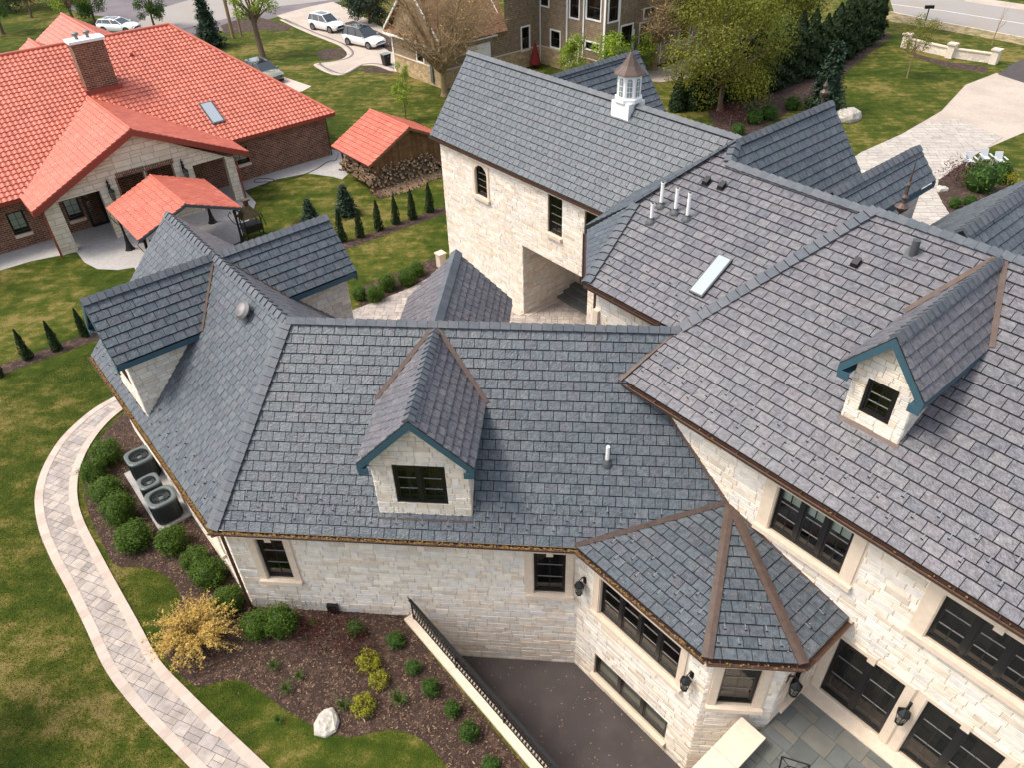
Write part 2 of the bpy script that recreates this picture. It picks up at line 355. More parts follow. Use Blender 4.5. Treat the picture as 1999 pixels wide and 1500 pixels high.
def brickmat(name, c1, c2, mortar, bw, bh, ms, rough=.85, bump=.006):
    m = bpy.data.materials.new(name); m.use_nodes = True; t = m.node_tree; N = t.nodes; L = t.links; b = N['Principled BSDF']; b.inputs['Roughness'].default_value = rough
    tc = N.new('ShaderNodeTexCoord'); d1 = N.new('ShaderNodeVectorMath'); d1.operation = 'DOT_PRODUCT'; d1.inputs[1].default_value = (0, 2*s2, 0); L.new(tc.outputs['Object'], d1.inputs[0])
    d2 = N.new('ShaderNodeSeparateXYZ'); L.new(tc.outputs['Object'], d2.inputs[0]); cb = N.new('ShaderNodeCombineXYZ'); L.new(d1.outputs['Value'], cb.inputs[0]); L.new(d2.outputs[2], cb.inputs[1])
    k = N.new('ShaderNodeTexBrick'); L.new(cb.outputs[0], k.inputs['Vector']); k.inputs['Scale'].default_value = 1; k.inputs['Brick Width'].default_value = bw; k.inputs['Row Height'].default_value = bh; k.inputs['Mortar Size'].default_value = ms
    k.inputs['Color1'].default_value = (*c1, 1); k.inputs['Color2'].default_value = (*c2, 1); k.inputs['Mortar'].default_value = (*mortar, 1); k.inputs['Bias'].default_value = 0
    n = N.new('ShaderNodeTexNoise'); n.inputs['Scale'].default_value = 3; n.inputs['Detail'].default_value = 8; L.new(tc.outputs['Object'], n.inputs['Vector'])
    mr = N.new('ShaderNodeMapRange'); mr.inputs[1].default_value = .3; mr.inputs[2].default_value = .7; mr.inputs[3].default_value = .75; mr.inputs[4].default_value = 1.25; L.new(n.outputs[0], mr.inputs[0])
    sc = N.new('ShaderNodeVectorMath'); sc.operation = 'SCALE'; L.new(k.outputs['Color'], sc.inputs[0]); L.new(mr.outputs[0], sc.inputs['Scale']); L.new(sc.outputs[0], b.inputs['Base Color'])
    bp = N.new('ShaderNodeBump'); bp.invert = True; bp.inputs['Distance'].default_value = bump; L.new(k.outputs['Fac'], bp.inputs['Height']); L.new(bp.outputs[0], b.inputs['Normal']); return m
M['brick'] = brickmat('red_brick', (.09, .028, .017), (.20, .075, .042), (.34, .25, .17), .34, .12, .013)
M['tanbrick'] = brickmat('tan_stone_base', (.34, .24, .125), (.50, .37, .21), (.3, .22, .13), .42, .15, .012)
M['siding'] = brickmat('taupe_siding', (.24, .175, .115), (.27, .20, .13), (.12, .085, .055), 4, .16, .014, .7, .012)
M['shingle'] = brickmat('brown_shingle', (.17, .085, .045), (.24, .125, .065), (.10, .055, .03), .3, .14, .01)
M['boards'] = mat('shed_boards', (.14, .065, .022), .7, var=.35, scale=3, ramp=[(.10, .042, .014), (.18, .09, .032), (.13, .06, .02)])
M['redtile'] = mat('red_metal_tile', rough=.5, var=.13, scale=1.1, bump=.002, bscale=90, ramp=[(.39, .088, .052), (.48, .118, .070), (.43, .100, .060), (.52, .142, .092)])
M['reddark'] = mat('red_fascia', (.24, .045, .028), .5)
M['creamstone'] = mat('veneer_stone', rough=.85, var=.1, scale=3, bump=.02, bscale=14, ramp=[(.58, .50, .38), (.68, .60, .47), (.62, .56, .46), (.72, .64, .50)])
M['veneermortar'] = mat('veneer_joint', (.36, .29, .21), .9)
M['paver'] = mat('grey_paver', rough=.9, var=.28, scale=3, bump=.012, bscale=30, ramp=[(.27, .235, .215), (.36, .31, .275), (.31, .27, .25), (.41, .35, .30), (.29, .26, .25)])
M['paverjoint'] = mat('paver_joint', (.12, .095, .075), .95)
M['border'] = mat('pale_border_stone', rough=.9, var=.07, scale=6, bump=.004, bscale=50, ramp=[(.40, .32, .27), (.48, .395, .34), (.44, .36, .30)])
M['chairwhite'] = mat('chair_paint', (.48, .50, .52), .6)
M['mulch'] = mat('mulch', (.042, .022, .015), .95, var=.6, scale=26, bump=.06, bscale=34, noise2=((.12, .07, .05), 5, .5, .7), detail=10)
M['chips'] = mat('chips', rough=.9, ramp=[(.04, .02, .014), (.10, .055, .035), (.22, .14, .08), (.035, .02, .014), (.07, .035, .022), (.36, .25, .16)])
M['bluestone'] = mat('bluestone_flag', rough=.7, var=.15, scale=3, bump=.003, bscale=30, ramp=[(.085, .095, .09), (.13, .135, .12), (.10, .11, .11), (.15, .14, .115)])
M['flagjoint'] = mat('flag_joint', (.30, .24, .17), .95)
M['pane_grey'] = mat('cupola_pane', (.22, .26, .28), .08, spec=.8)
M['skyglass'] = mat('skylight_glass', (.30, .34, .38), .12, spec=.8)
M['lampglass2'] = mat('lamp_panes', (.17, .16, .13), .08)
M['fleck'] = mat('gold_fleck', rough=.9, ramp=[(.22, .11, .04), (.45, .31, .17), (.18, .07, .035), (.34, .26, .16)])
M['road'] = mat('road_asphalt', (.27, .235, .205), .9, var=.1, scale=9, noise2=((.27, .25, .235), .25, .4, .6))
M['roaddark'] = mat('old_asphalt', (.115, .10, .11), .9, var=.2, scale=9, noise2=((.16, .135, .145), .3, .4, .65))
M['drive'] = mat('concrete_drive', (.43, .36, .30), .9, var=.1, scale=6, noise2=((.37, .31, .26), .4, .4, .6))
M['rock'] = mat('white_boulder', (.44, .40, .35), .85, var=.35, scale=7, bump=.06, bscale=7)
M['bark'] = mat('bark', (.12, .085, .055), .95, var=.35, scale=9, bump=.03, bscale=18)
M['barkpale'] = mat('bark_pale', (.27, .19, .10), .95, var=.3, scale=9)
M['carwhite'] = mat('car_paint_white', (.75, .75, .74), .2, spec=.6, coat=1)
M['carblack'] = mat('car_black', (.01, .01, .011), .15, coat=1)
M['carsilver'] = mat('car_paint_champagne', (.28, .27, .20), .25, metal=.5, coat=1)
M['carglass'] = mat('car_glass', (.03, .04, .05), .05, spec=1)
M['tyre'] = mat('tyre', (.012, .012, .012), .8)
M['lamp'] = mat('headlight', (.6, .6, .6), .1)
M['plastic'] = mat('bin_plastic', (.012, .014, .015), .5)
M['wood'] = mat('split_log', rough=.9, var=.3, scale=14, ramp=[(.07, .042, .026), (.13, .085, .05), (.17, .11, .065), (.30, .19, .10), (.42, .29, .16), (.52, .38, .23)])
M['bronze'] = mat('bronze', (.10, .07, .035), .4, metal=.6, var=.4, scale=6)
M['pollen'] = M['debris']
L_ = leafmat
M['box'] = L_('boxwood_leaf', [(.035, .07, .010), (.085, .15, .018), (.06, .11, .014), (.14, .22, .03)])
M['spruce'] = L_('spruce_needle', [(.012, .028, .016), (.028, .05, .026), (.02, .04, .022)], .15)
M['arbor'] = L_('arborvitae_leaf', [(.010, .023, .007), (.025, .044, .012), (.016, .033, .010), (.038, .058, .016)], .2)
M['olive'] = L_('olive_leaf', [(.08, .09, .012), (.17, .18, .022), (.12, .135, .016), (.27, .26, .035)])
M['lime_leaf'] = L_('lime_leaf', [(.14, .22, .02), (.24, .34, .035), (.34, .42, .05)])
M['green_leaf'] = L_('green_leaf', [(.03, .07, .012), (.06, .12, .018), (.10, .17, .026)])
M['gold_leaf'] = L_('gold_leaf', [(.46, .30, .06), (.66, .47, .13), (.56, .39, .10), (.78, .59, .2)])
M['chart'] = L_('chartreuse_leaf', [(.22, .22, .02), (.34, .33, .03), (.17, .19, .02)])
M['red_leaf'] = L_('burgundy_leaf', [(.045, .012, .012), (.09, .022, .02), (.06, .016, .014)])
def grassmat():
    m = bpy.data.materials.new('lawn'); m.use_nodes = True; t = m.node_tree; N = t.nodes; L = t.links; b = N['Principled BSDF']; b.inputs['Roughness'].default_value = .95; b.inputs['Specular IOR Level'].default_value = .1
    tc = N.new('ShaderNodeTexCoord')
    def nz(sc, d=8, dist=0, vec=None):
        n = N.new('ShaderNodeTexNoise'); n.inputs['Scale'].default_value = sc; n.inputs['Detail'].default_value = d; n.inputs['Distortion'].default_value = dist; L.new(vec or tc.outputs['Object'], n.inputs['Vector']); return n.outputs[0]
    def rmp(f, pts):
        c = N.new('ShaderNodeValToRGB'); e = c.color_ramp.elements
        while len(e) < len(pts): e.new(.5)
        for i, (p, col) in enumerate(pts): e[i].position = p; e[i].color = (*col, 1)
        L.new(f, c.inputs[0]); return c.outputs[0]
    mp = N.new('ShaderNodeMapping'); mp.inputs['Rotation'].default_value = (0, 0, math.radians(-45)); mp.inputs['Scale'].default_value = (.3, 1.6, 1); L.new(tc.outputs['Object'], mp.inputs[0])
    big = nz(.16, 5, .6); stre = nz(1.2, 8, .4, mp.outputs[0]); mid = nz(1.7, 10, .3); fine = nz(17, 10, 0)
    s = N.new('ShaderNodeMath'); s.operation = 'MULTIPLY_ADD'; L.new(big, s.inputs[0]); s.inputs[1].default_value = .75; s.inputs[2].default_value = -.27
    s2_ = N.new('ShaderNodeMath'); s2_.operation = 'MULTIPLY_ADD'; L.new(mid, s2_.inputs[0]); s2_.inputs[1].default_value = .62; L.new(s.outputs[0], s2_.inputs[2])
    s3 = N.new('ShaderNodeMath'); s3.operation = 'MULTIPLY_ADD'; L.new(stre, s3.inputs[0]); s3.inputs[1].default_value = .45; L.new(s2_.outputs[0], s3.inputs[2])
    s4 = N.new('ShaderNodeMath'); s4.operation = 'MULTIPLY_ADD'; L.new(fine, s4.inputs[0]); s4.inputs[1].default_value = .42; L.new(s3.outputs[0], s4.inputs[2])
    c = rmp(s4.outputs[0], [(.42, (.012, .026, .003)), (.62, (.026, .047, .005)), (.80, (.050, .070, .008)), (.93, (.115, .110, .022)), (1.0, (.19, .15, .05))])
    f2 = nz(60, 4); mr = N.new('ShaderNodeMapRange'); mr.inputs[1].default_value = .3; mr.inputs[2].default_value = .7; mr.inputs[3].default_value = .55; mr.inputs[4].default_value = 1.4; L.new(f2, mr.inputs[0])
    sc = N.new('ShaderNodeVectorMath'); sc.operation = 'SCALE'; L.new(c, sc.inputs[0]); L.new(mr.outputs[0], sc.inputs['Scale']); L.new(sc.outputs[0], b.inputs['Base Color'])
    bp = N.new('ShaderNodeBump'); bp.inputs['Distance'].default_value = .06; L.new(nz(28, 8), bp.inputs['Height']); L.new(bp.outputs[0], b.inputs['Normal']); return m
M['grass'] = grassmat()
# ================================================================ THE SLATE-ROOFED STONE HOUSE
house = thing('stone_house', 'large cream stone house with grey slate roofs, dormers and copper gutters filling the middle', 'house', (0, 14, G))

bpy.context.view_layer.update()


def fixparent(root, objs):
    inv = Matrix.Translation(root.location).inverted()
    for o in objs: o.matrix_parent_inverse = inv
RB = 1.04; F0 = V(-10.3, 13.55, 3.44); RUN = 4.31; RZ = 3.44+RB*RUN
c0 = F0; P0 = V(-8.515, 17.86, RZ); c1 = V(.17, 13.55, 3.44)
eP = V(1.36, 16.82, 6.84); sP = eP[0]+eP[1]
def zP1(p): return 6.84+.6*((p[0]+p[1]-sP)*s2)
qJ = V(2.93, 17.86, RZ); AP = V(4.33, 14.51, 4.44)
WIN_G = [(.62, .74, .2), (.92, .74, .57)]
gF = [(.43, .74, .2), (.72, .74, .57), (1.01, .74, .2)]
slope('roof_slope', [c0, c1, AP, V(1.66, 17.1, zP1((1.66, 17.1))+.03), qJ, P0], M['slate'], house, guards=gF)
# back slope of the front wing
bv = V(-6.73, 22.17, 3.44)
slope('roof_slope', [P0, qJ, V(2.93, 22.17, 3.44), bv], M['slate'], house)
# left wing
FE = P0+A*9.75; FEe = c0+A*11.54
slope('roof_slope', [c0, P0, FE, FEe], M['slate'], house, ex=.27, w=.33, guards=gF)
FEr = FE+B*RUN; FEr[2] = 3.44
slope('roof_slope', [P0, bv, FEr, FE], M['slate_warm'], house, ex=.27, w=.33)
# main right-hand roof
L1 = eP-A*16.5; ridge_sum = 27.51
R0 = V(7.96, 19.55, zP1((7.96, 19.55))); R1 = R0-A*14
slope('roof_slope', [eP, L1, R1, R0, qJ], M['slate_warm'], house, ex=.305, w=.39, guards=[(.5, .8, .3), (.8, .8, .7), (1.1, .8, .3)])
bk = B*6.5-Z*3.9
slope('roof_slope', [R0, R1, R1+bk, R0+bk], M['slate_warm'], house)
# slope with the white pipes, one step below
n2 = rn(B, .6); e2 = eP-Z*.15
K = lambda x, y: onplane(x, y, e2, n2)
k0, k1, PK = K(1145, 552), K(1240, 397), K(1437, 277)
k3 = PK-B*.65-A*.312-Z*.39; k4 = K(1716, 417); k5 = K(1344, 643)+(-A*.0); k6 = K(1290, 632)
k0s = k0+0; kk = k0-A*((k0-k6)@A)
slope('roof_slope', [k0, kk, qJ-Z*.14, k4-A*.3, k3, PK, k1], M['slate_warm'], house, ex=.285, w=.36, guards=[(.4, .9, .3), (.95, .9, .75), (1.2, .9, .3)])
kb = V(k0[0], 24.1, k0[2])
slope('roof_slope', [k0, k1, kb+V(0, 0, 0)], M['slate'], house, ex=.2, w=.3)
slope('roof_slope', [k1, PK, PK+A*4-Z*3, k1+A*2.2-Z*1.6], M['slate'], house)
slope('roof_slope', [k3, k4-A*.3, k4-A*.3+bk, k3+bk], M['slate_warm'], house)
# gable on the far side with ridge along B
G1e = V(8.58, 27.65, PK[2]-0)
G1e = PK+B*np.dot(G1e-PK, B)
rk = -A*1.8-Z*2.25; rl = A*3.2-Z*4.0
slope('roof_slope', [PK, G1e, G1e+rk, PK+rk-B*.2, k3], M['slate'], house, ex=.3, w=.38)
slope('roof_slope', [PK, G1e, G1e+rl, PK+rl], M['slate'], house)
G2s, G2e = V(7.15, 20.92, 10.69), V(10.68, 24.45, 10.69); rk2 = -A*.8-Z*.88
slope('roof_slope', [G2s, G2e, G2e+rk2, G2s+rk2], M['slate'], house, ex=.29, w=.36)
slope('roof_slope', [G2s, G2e, G2e-A*-.8-Z*.88, G2s-A*-.8-Z*.88], M['slate'], house)
G3s = V(9.97, 18.81, 10.6); G3e = G3s+B*6.5; r3 = A*2.6-Z*2.6; r3b = -A*3.5-Z*3.5
slope('roof_slope', [G3s, G3e, G3e+r3, G3s+r3], M['slate'], house)
slope('roof_slope', [G3s, G3e, G3e+r3b, G3s+r3b], M['slate'], house)
# garage wing
GZ = 6.55; GS = 28.95; rowG = lambda a, sm, z: A*a+B*(sm*s2)+Z*z
ge0, ge1 = rowG(31.2, GS, GZ), rowG(16.6, GS, GZ); GR = GS+2.8/s2; gr0, gr1 = rowG(31.35, GR, 9.91), rowG(15.2, GR, 9.91)
slope('roof_slope', [ge0, ge1, gr1, gr0], M['slate'], house, ex=.3, w=.36, guards=[(.6, .95, .2), (.95, .95, .65), (1.3, .95, .2)])
slope('roof_slope', [gr0, gr1, rowG(15.2, GR+GR-GS, GZ), rowG(31.2, GR+GR-GS, GZ)], M['slate'], house)
Gbs = rowG(at(1080, 148, 9.91)@A, GR, 9.91); Gbe = Gbs+B*5.75; rb = -A*2.24-Z*2.56
slope('roof_slope', [Gbs, Gbe, Gbe+rb, Gbs+rb+B*2.1], M['slate'], house, ex=.31, w=.38)
slope('roof_slope', [Gbs, Gbe, Gbe+A*2.24-Z*2.56, Gbs+A*2.24-Z*2.56+B*2.1], M['slate'], house)
# octagonal bay roof
b1, b2, b3 = V(3.36, 10.36, 3.44), V(5.62, 10.36, 3.44), V(7.1, 11.84, 3.44)
b0 = V(.17, 13.55, 3.44)
slope('roof_slope', [b0, b1, AP], M['slate'], house, ex=.3, w=.38, guards=[(.45, .75, .3), (.75, .75, .65), (1.1, .75, .3)])
slope('roof_slope', [b1, b2, AP], M['slate'], house, ex=.3, w=.36, guards=[(.4, .5, .3), (.75, .5, .5)])
slope('roof_slope', [b2, b3, AP], M['slate'], house, ex=.3, w=.36, guards=[(.45, .6, .3)])
# ridge and hip caps
up = V(0, 0, -3)
caps('ridge_cap', P0, qJ, P0+V(0, -1, -1), P0+V(0, 1, -1), house)
caps('ridge_cap', c0+Z*.02, P0, c0+V(2, 0, 0), c0+A*2, house, wd=.2)
caps('ridge_cap', P0, FE, P0-B-Z, P0+B-Z, house)
caps('ridge_cap', qJ, R0+Z*.02, qJ+A*.5, qJ-A*.5, house, wd=.16)
caps('ridge_cap', R0, R1, R0-B-Z*.6, R0+B-Z*.6, house, wd=.2)
caps('ridge_cap', k3, k4-A*.1, k3-B-Z*.6, k3+B-Z*.6, house, wd=.2)
caps('ridge_cap', k1, PK, k1+A*1-Z*.7, k1-B, house, wd=.17)
caps('ridge_cap', k0, k1, k0+V(0, 1, 0), k0-A, house, wd=.2)
caps('ridge_cap', k3, PK, k3-B-Z*.6-A*.3, k3-A-Z*1.2, house, wd=.16)
caps('ridge_cap', PK, G1e, PK+rk, PK+rl, house)
caps('ridge_cap', G2s, G2e, G2s+rk2, G2s+A-Z, house)
caps('ridge_cap', G3s, G3e, G3s+r3, G3s+r3b, house, wd=.2)
caps('ridge_cap', gr0, gr1, gr0-B-Z*1.2, gr0+B-Z*1.2, house)
caps('ridge_cap', Gbs, Gbe, Gbs+rb, Gbs+A-Z, house)
# copper valleys and flashings
cb = MB()
strip(cb, eP-B*.1, qJ, eP+A, .2, .045)
strip(cb, c1, AP, c1+V(0, 1, 1), .14, .05); strip(cb, AP, V(1.9, 16.95, 6.95), AP-X, .1, .06); strip(cb, AP, b3, AP-V(1, 1, .3), .14, .06)
strip(cb, qJ, R0, qJ+A, .2, -.06)
cb.build('valley_flashing', M['copper'], house)
for (p, q_, ha, hb) in ((b1, AP, b0, b2), (b2, AP, b1, b3)):
    caps('hip_flashing', p, AP, ha, hb, house, wd=.125, step=4.5, lift=.035, material=M['copper'])
# gutters
gutter(c0-X*.12, c1, -Y, house, deb=.4)
gutter(FEe, c0, -B, house, deb=.98)
gutter(b0, b1, -B, house, deb=.3); gutter(b1, b2, -Y, house, deb=.08); gutter(b2, b3, -A, house)
gutter(eP, L1, -B, house, deb=.02)
gutter(k0, kk, -B, house); gutter(kb, k0, -X, house)
gutter(ge0, ge1, -B, house)
# ---- walls
def wl(name, O, ux, poly, holes, n, seed, **k): return ashlar(name, O, ux, poly, holes, house, out=n, seed=seed, **k)
holesF = [(.54, 1.45, .68, 2.6), (8.92, 9.92, .68, 2.6)]
OF = V(-10, 14, 0); wl('front_wall', OF, X, [(-.3, -3.3), (10.3, -3.3), (10.3, 3.38), (-.3, 3.38)], holesF, -Y, 3)
for h in holesF: window(house, OF, X, -Y, *h, cols=2, rows=3, trim=.2, sill=.06, key=True)
OL = V(-10.3, 14, 0); hl = [(-2.6, -1.5, .6, 2.4), (-8.2, -7.2, .6, 2.4)]
wl('side_wall', OL, -A, [(-11.6, -1.1), (0, -1.1), (0, 3.38), (-11.6, 3.38)], hl, -B, 4)
for h in hl: window(house, OL, -A, -B, *h, cols=2, rows=3, trim=.2, sill=.12)
OP = V(9.4, 9.4, 0)
hp = [(-6.0, -3.9, 4.52, 6.14), (-1.78, .5, 4.47, 6.06), (-3.38, -1.56, .06, 2.6), (-1.08, .76, .06, 2.65), (1.6, 3.4, .06, 2.65)]
wl('main_wall', OP, -A, [(-9.6, 2.5), (-7.0, 2.5), (-3.7, -.4), (4.6, -.4), (4.6, 6.75), (-9.6, 6.75)], hp, -B, 5)
window(house, OP, -A, -B, *hp[0], leaves=3, cols=2, rows=3, trim=.3, sill=.1, blind=.34)
window(house, OP, -A, -B, *hp[1], leaves=3, cols=2, rows=3, trim=.3, sill=.1, key=True)
for h in hp[2:]: window(house, OP, -A, -B, *h, leaves=2, cols=2, rows=3, trim=.2, key=True, name='french_door')
eb = V(7.14, 7.14, 0)
hb = [(-8.83, -5.86, .74, 2.42), (-8.83, -5.87, -2.55, -1.43)]
wl('bay_wall', eb, -A, [(-9.72, -3.3), (-5.0, -3.3), (-5.0, 3.36), (-9.72, 3.36)], hb, -B, 6)
window(house, eb, -A, -B, *hb[0], leaves=4, cols=1, rows=3, trim=.2, sill=.06)
window(house, eb, -A, -B, *hb[1], leaves=3, cols=1, rows=1, sill=.14, blind=.9)
OBF = V(3.6, 10.68, 0); hf = [(.33, 1.33, .86, 2.65)]
wl('bay_wall', OBF, X, [(0, -3.3), (1.84, -3.3), (1.84, 3.36), (0, 3.36)], hf, -Y, 7)
window(house, OBF, X, -Y, *hf[0], cols=2, rows=3, trim=.2, sill=.07)
OBR = V(5.44, 10.68, 0); hr = [(.5, 1.45, .5, 2.6)]
wl('bay_wall', OBR, B, [(0, -.4), (1.9, -.4), (1.9, 3.36), (0, 3.36)], hr, -A, 8)
window(house, OBR, B, -A, *hr[0], cols=2, rows=3, trim=.15, sill=.05)
# wall under the pipe slope, and its clipped corner
OQ = k0+B*.42; OQ[2] = 0; OQ = OQ-A*.05
wl('rear_wall', OQ, -A, [(0, G-.1), (3.4, G-.1), (3.4, 7.7), (0, 7.7)], [], -B, 9)
wl('rear_wall', V(k0[0]+.42, 24.6, 0), -Y, [(0, G-.1), (3.75, G-.1), (3.75, 7.7), (0, 7.7)], [], -X, 10)
t = MB(); t.box(OQ+Z*5.2+(-A)*-.02+B*-.12, -A*.22, B*.25, Z*1.5); t.build('limestone_block', M['lime'], house)
wl('rear_wall', V(2.9, 21.75, 0), -X, [(0, G-.1), (9.8, G-.1), (9.8, 3.4), (0, 3.4)], [], Y, 11)
# garage walls
WG = at(1023, 614, G); WG[2] = 0
hg = [(-3.43, -2.49, 4.5, 6.06), (1.78, 2.69, 4.4, 6.2), (4.06, 5.2, 4.5, 6.2), (0, 4.4, -1.1, 3.02)]
wl('garage_wall', WG, -A, [(-6.2, -1.0), (7.4, -1.0), (7.4, 6.5), (-6.2, 6.5)], hg, -B, 12, hs=(.13, .22), ls=(.25, .8), depth=.05)
window(house, WG, -A, -B, *hg[0], cols=2, rows=4, trim=.14, sill=.1)
window(house, WG, -A, -B, *hg[1], cols=2, rows=4, sill=.09)
window(house, WG, -A, -B, *hg[2], leaves=2, cols=2, rows=3)
t = MB()   # spandrels that round the head of the arched window
W = lambda u, z, h: WG-A*u+Z*z-B*h
for sg in (-1, 1):
    uc, r_ = -2.96, .47; pts = [(uc+sg*r_*math.cos(a), 6.06-r_+r_*math.sin(a)) for a in [math.pi/2*i/6 for i in range(7)]]+[(uc, 6.1), (uc+sg*r_*1.02, 6.1)]
    if sg < 0: pts = pts[::-1]
    t.prism([W(p[0], p[1], -.1) for p in pts], [W(p[0], p[1], .04) for p in pts], 0, .5, .5)
t.build('arch_spandrel', M['lime'], house)
wl('garage_gable_wall', WG+A*6.2, B, [(0, -1), (5.6, -1), (5.6, 6.5), (2.8, 9.7), (0, 6.5)], [], A, 13)
pin = (at(1108, 568, G)-WG)@B
wl('passage_wall', WG, B, [(0, -1), (3.6, -1), (3.6, 3.02), (0, 3.02)], [], -A, 14, hs=(.12, .2))
hd = [(.25, 1.3, -.35, 2.0)]
wl('passage_wall', WG+B*3.6, -A, [(0, -1), (4.6, -1), (4.6, 3.02), (0, 3.02)], hd, -B, 15)
window(house, WG+B*3.6, -A, -B, *hd[0], cols=2, rows=3, trim=.14, name='passage_door')
t = MB(); t.box(WG+Z*3.02, -A*7.4, B*3.6, Z*.2); t.build('passage_ceiling', M['lime'], house)
for i in range(3):
    t = MB(); t.box(WG+B*(3.6-.45*(3-i))-A*.02+Z*(G+.17*i), -A*2.6, B*(.45*(3-i)), Z*.168); t.build('passage_step', M['bluestone'] if 'bluestone' in M else M['conc'], house)
# gable end walls of the upper cross gables (far side, seen only under their eaves)
wl('gable_wall', V(0, 0, 0)+G2e-B*.4-A*.6-Z*G2e[2], -B, [(0, 6.5), (4, 6.5), (4, 9.8), (0, 9.8)], [], -A, 16)
wl('gable_wall', Gbe*V(1, 1, 0)-B*.3-A*2.0, -B, [(0, 3), (4, 3), (4, 7.3), (0, 7.3)], [], -A, 17)
wl('gable_wall', G1e*V(1, 1, 0)-B*.35-A*1.5, -B, [(0, 3), (4, 3), (4, 8.8), (0, 8.8)], [], -A, 18)
wl('gable_wall', G1e*V(1, 1, 0)-B*.35-A*1.5, A, [(0, 3), (3, 3), (3, 8.6), (1.5, PK[2]-.3), (0, 8.8)], [], B, 19)
wl('gable_wall', G2e*V(1, 1, 0)-B*.35-A*.6, A, [(0, 6.5), (1.2, 6.5), (1.2, 9.8), (.6, 10.5), (0, 9.8)], [], B, 20)
# fascia boards for far gables
t = MB()
for (e, r_) in ((G1e, rk), (G1e, rl), (G2e, rk2), (Gbe, rb)):
    t.box(e-Z*.2, B*.05, r_, Z*.17)
t.box(G2s+rk2-Z*.22, G2e-G2s, -A*.03, Z*.18); t.box(Gbs+rb+B*2.1-Z*.2, B*3.65, -A*.03, Z*.16)
t.build('fascia', M['teal'], house)
t = MB()   # rake board of the left wing's far gable and the garage's
t.box(FE-Z*.2, A*.04, FEe-FE, Z*.2); t.box(FE-Z*.2, A*.04, FEr-FE, Z*.2); t.box(gr0-Z*.2, A*.04, ge0-gr0, Z*.2); t.box(gr0-Z*.2, A*.04, rowG(31.2, GR+GR-GS, GZ)-gr0, Z*.2); t.build('fascia', M['teal'], house)
# ---- dormers
def dormer(C, do, sd, zr, ze, w, L, zm, m, wb, hw, win, name, smat, ex=.27, tw=.3, rows=3, seed=30, valley=True, leaves=1, zbot=None, cap=.14):
    """C ridge start (plan), do outward direction, sd sideways, zm(b) main roof height, wb wall distance, hw half wall width"""
    C = np.array(C, float)*V(1, 1, 0); br = max(0, (zm-zr)/m); be = (zm-ze)/m
    zmain = lambda b: zm-m*b
    base = C+do*wb; O = base+Z*0
    wz = zr-(zr-ze)/w*hw-.1; wtop = zr-.16
    zb = zmain(wb)-.25
    holes = [win] if win else []
    wall = ashlar(name, O, sd, [(-hw, zb), (hw, zb), (hw, wz), (0, wtop), (-hw, wz)], holes, house, out=do, seed=seed, hs=(.14, .22), ls=(.2, .5), depth=.08)
    for sg in (-1, 1):
        ws = ashlar('cheek_wall', O+sd*sg*hw, -do, [(0, zb), (0, wz), (wb-(zm-wz)/m, wz)], [], wall, out=sd*sg, seed=seed+5+sg, hs=(.14, .22), ls=(.2, .5))
    if win: window(wall, O, sd, do, *win, cols=2, rows=rows, leaves=leaves, level=False, room=.5, back=.06, name='dormer_window')
    rs = C+do*br+Z*zr; re = C+do*L+Z*zr
    for sg in (-1, 1):
        e1 = C+do*L+sd*sg*w+Z*ze; e0 = C+do*be+sd*sg*w+Z*ze
        slope('dormer_roof', [rs, re, e1, e0], smat, wall, ex=ex, w=tw, under=.05)
        f = MB(); f.box(re-Z*.29-do*.03, do*.04, e1-re, Z*.255)
        d_ = unit(e0-e1); f.box(e1-Z*.235, e0-e1, -sd*sg*.03, Z*.19)
        f.box(e1-Z*.38-do*.03-sd*sg*.02, do*.045, -sd*sg*.27, Z*.2)
        f.poly([e1-Z*.2, e0-Z*.2, e0-Z*.2-sd*sg*(w-hw), e1-Z*.2-sd*sg*(w-hw)]); f.build('fascia', M['teal'], wall)
        if valley:
            f = MB(); strip(f, rs+Z*.03, e0+Z*.03, rs+sd*sg*1-Z*0, .13, .035); f.build('valley_flashing', M['copper'], wall)
    caps('ridge_cap', re, rs, re+sd*w-Z*(zr-ze), re-sd*w-Z*(zr-ze), wall, wd=cap, step=.24)
    f = MB(); f.box(C+do*(wb-.0)+Z*(zmain(wb)-.02)-sd*(hw+.05), sd*(2*hw+.1), do*.14-Z*.14*m, Z*.05); f.build('apron_flashing', M['copper'], wall)
    return wall
dormer((-4.09, 17.86, 0), -Y, X, 7.8, 6.24, 1.56, 4.2, RZ, RB, 3.81, 1.32, (-.75, .69, 4.42, 5.88), 'dormer', M['slate_warm'], leaves=2, seed=31)
Xc = P0+A*5.32
dormer(Xc, -B, -A, RZ, 6.3, 1.6, 4.3, RZ, RB, 4.0, 1.25, (-.7, .7, 4.7, 6.1), 'dormer', M['slate'], ex=.3, tw=.38, leaves=2, seed=32, cap=.2)
dormer(Xc, B, A, RZ, 6.3, 1.6, 4.3, RZ, RB, 4.0, 1.25, (-.7, .7, 4.7, 6.1), 'dormer', M['slate'], ex=.3, tw=.38, leaves=2, seed=33, cap=.2)
dormer((-4.27, 17.86, 0), Y, -X, 7.42, 5.5, 1.9, 5.2, RZ, RB, 4.8, 1.5, None, 'entry_gable', M['slate_warm'], ex=.27, seed=34, cap=.2)
q1 = at(1974, 487, 10.78); q1 = q1+B*((ridge_sum*s2)-q1@B); q0 = at(1748, 658, 10.72); LD = -(q0-q1)@B
dormer(q1, -B, -A, 10.74, 9.52, .99, LD, zP1(q1), .6, LD-.3, .71, (-.37, .36, 8.3, 9.28), 'dormer', M['slate_warm'], ex=.27, tw=.33, rows=3, seed=35)
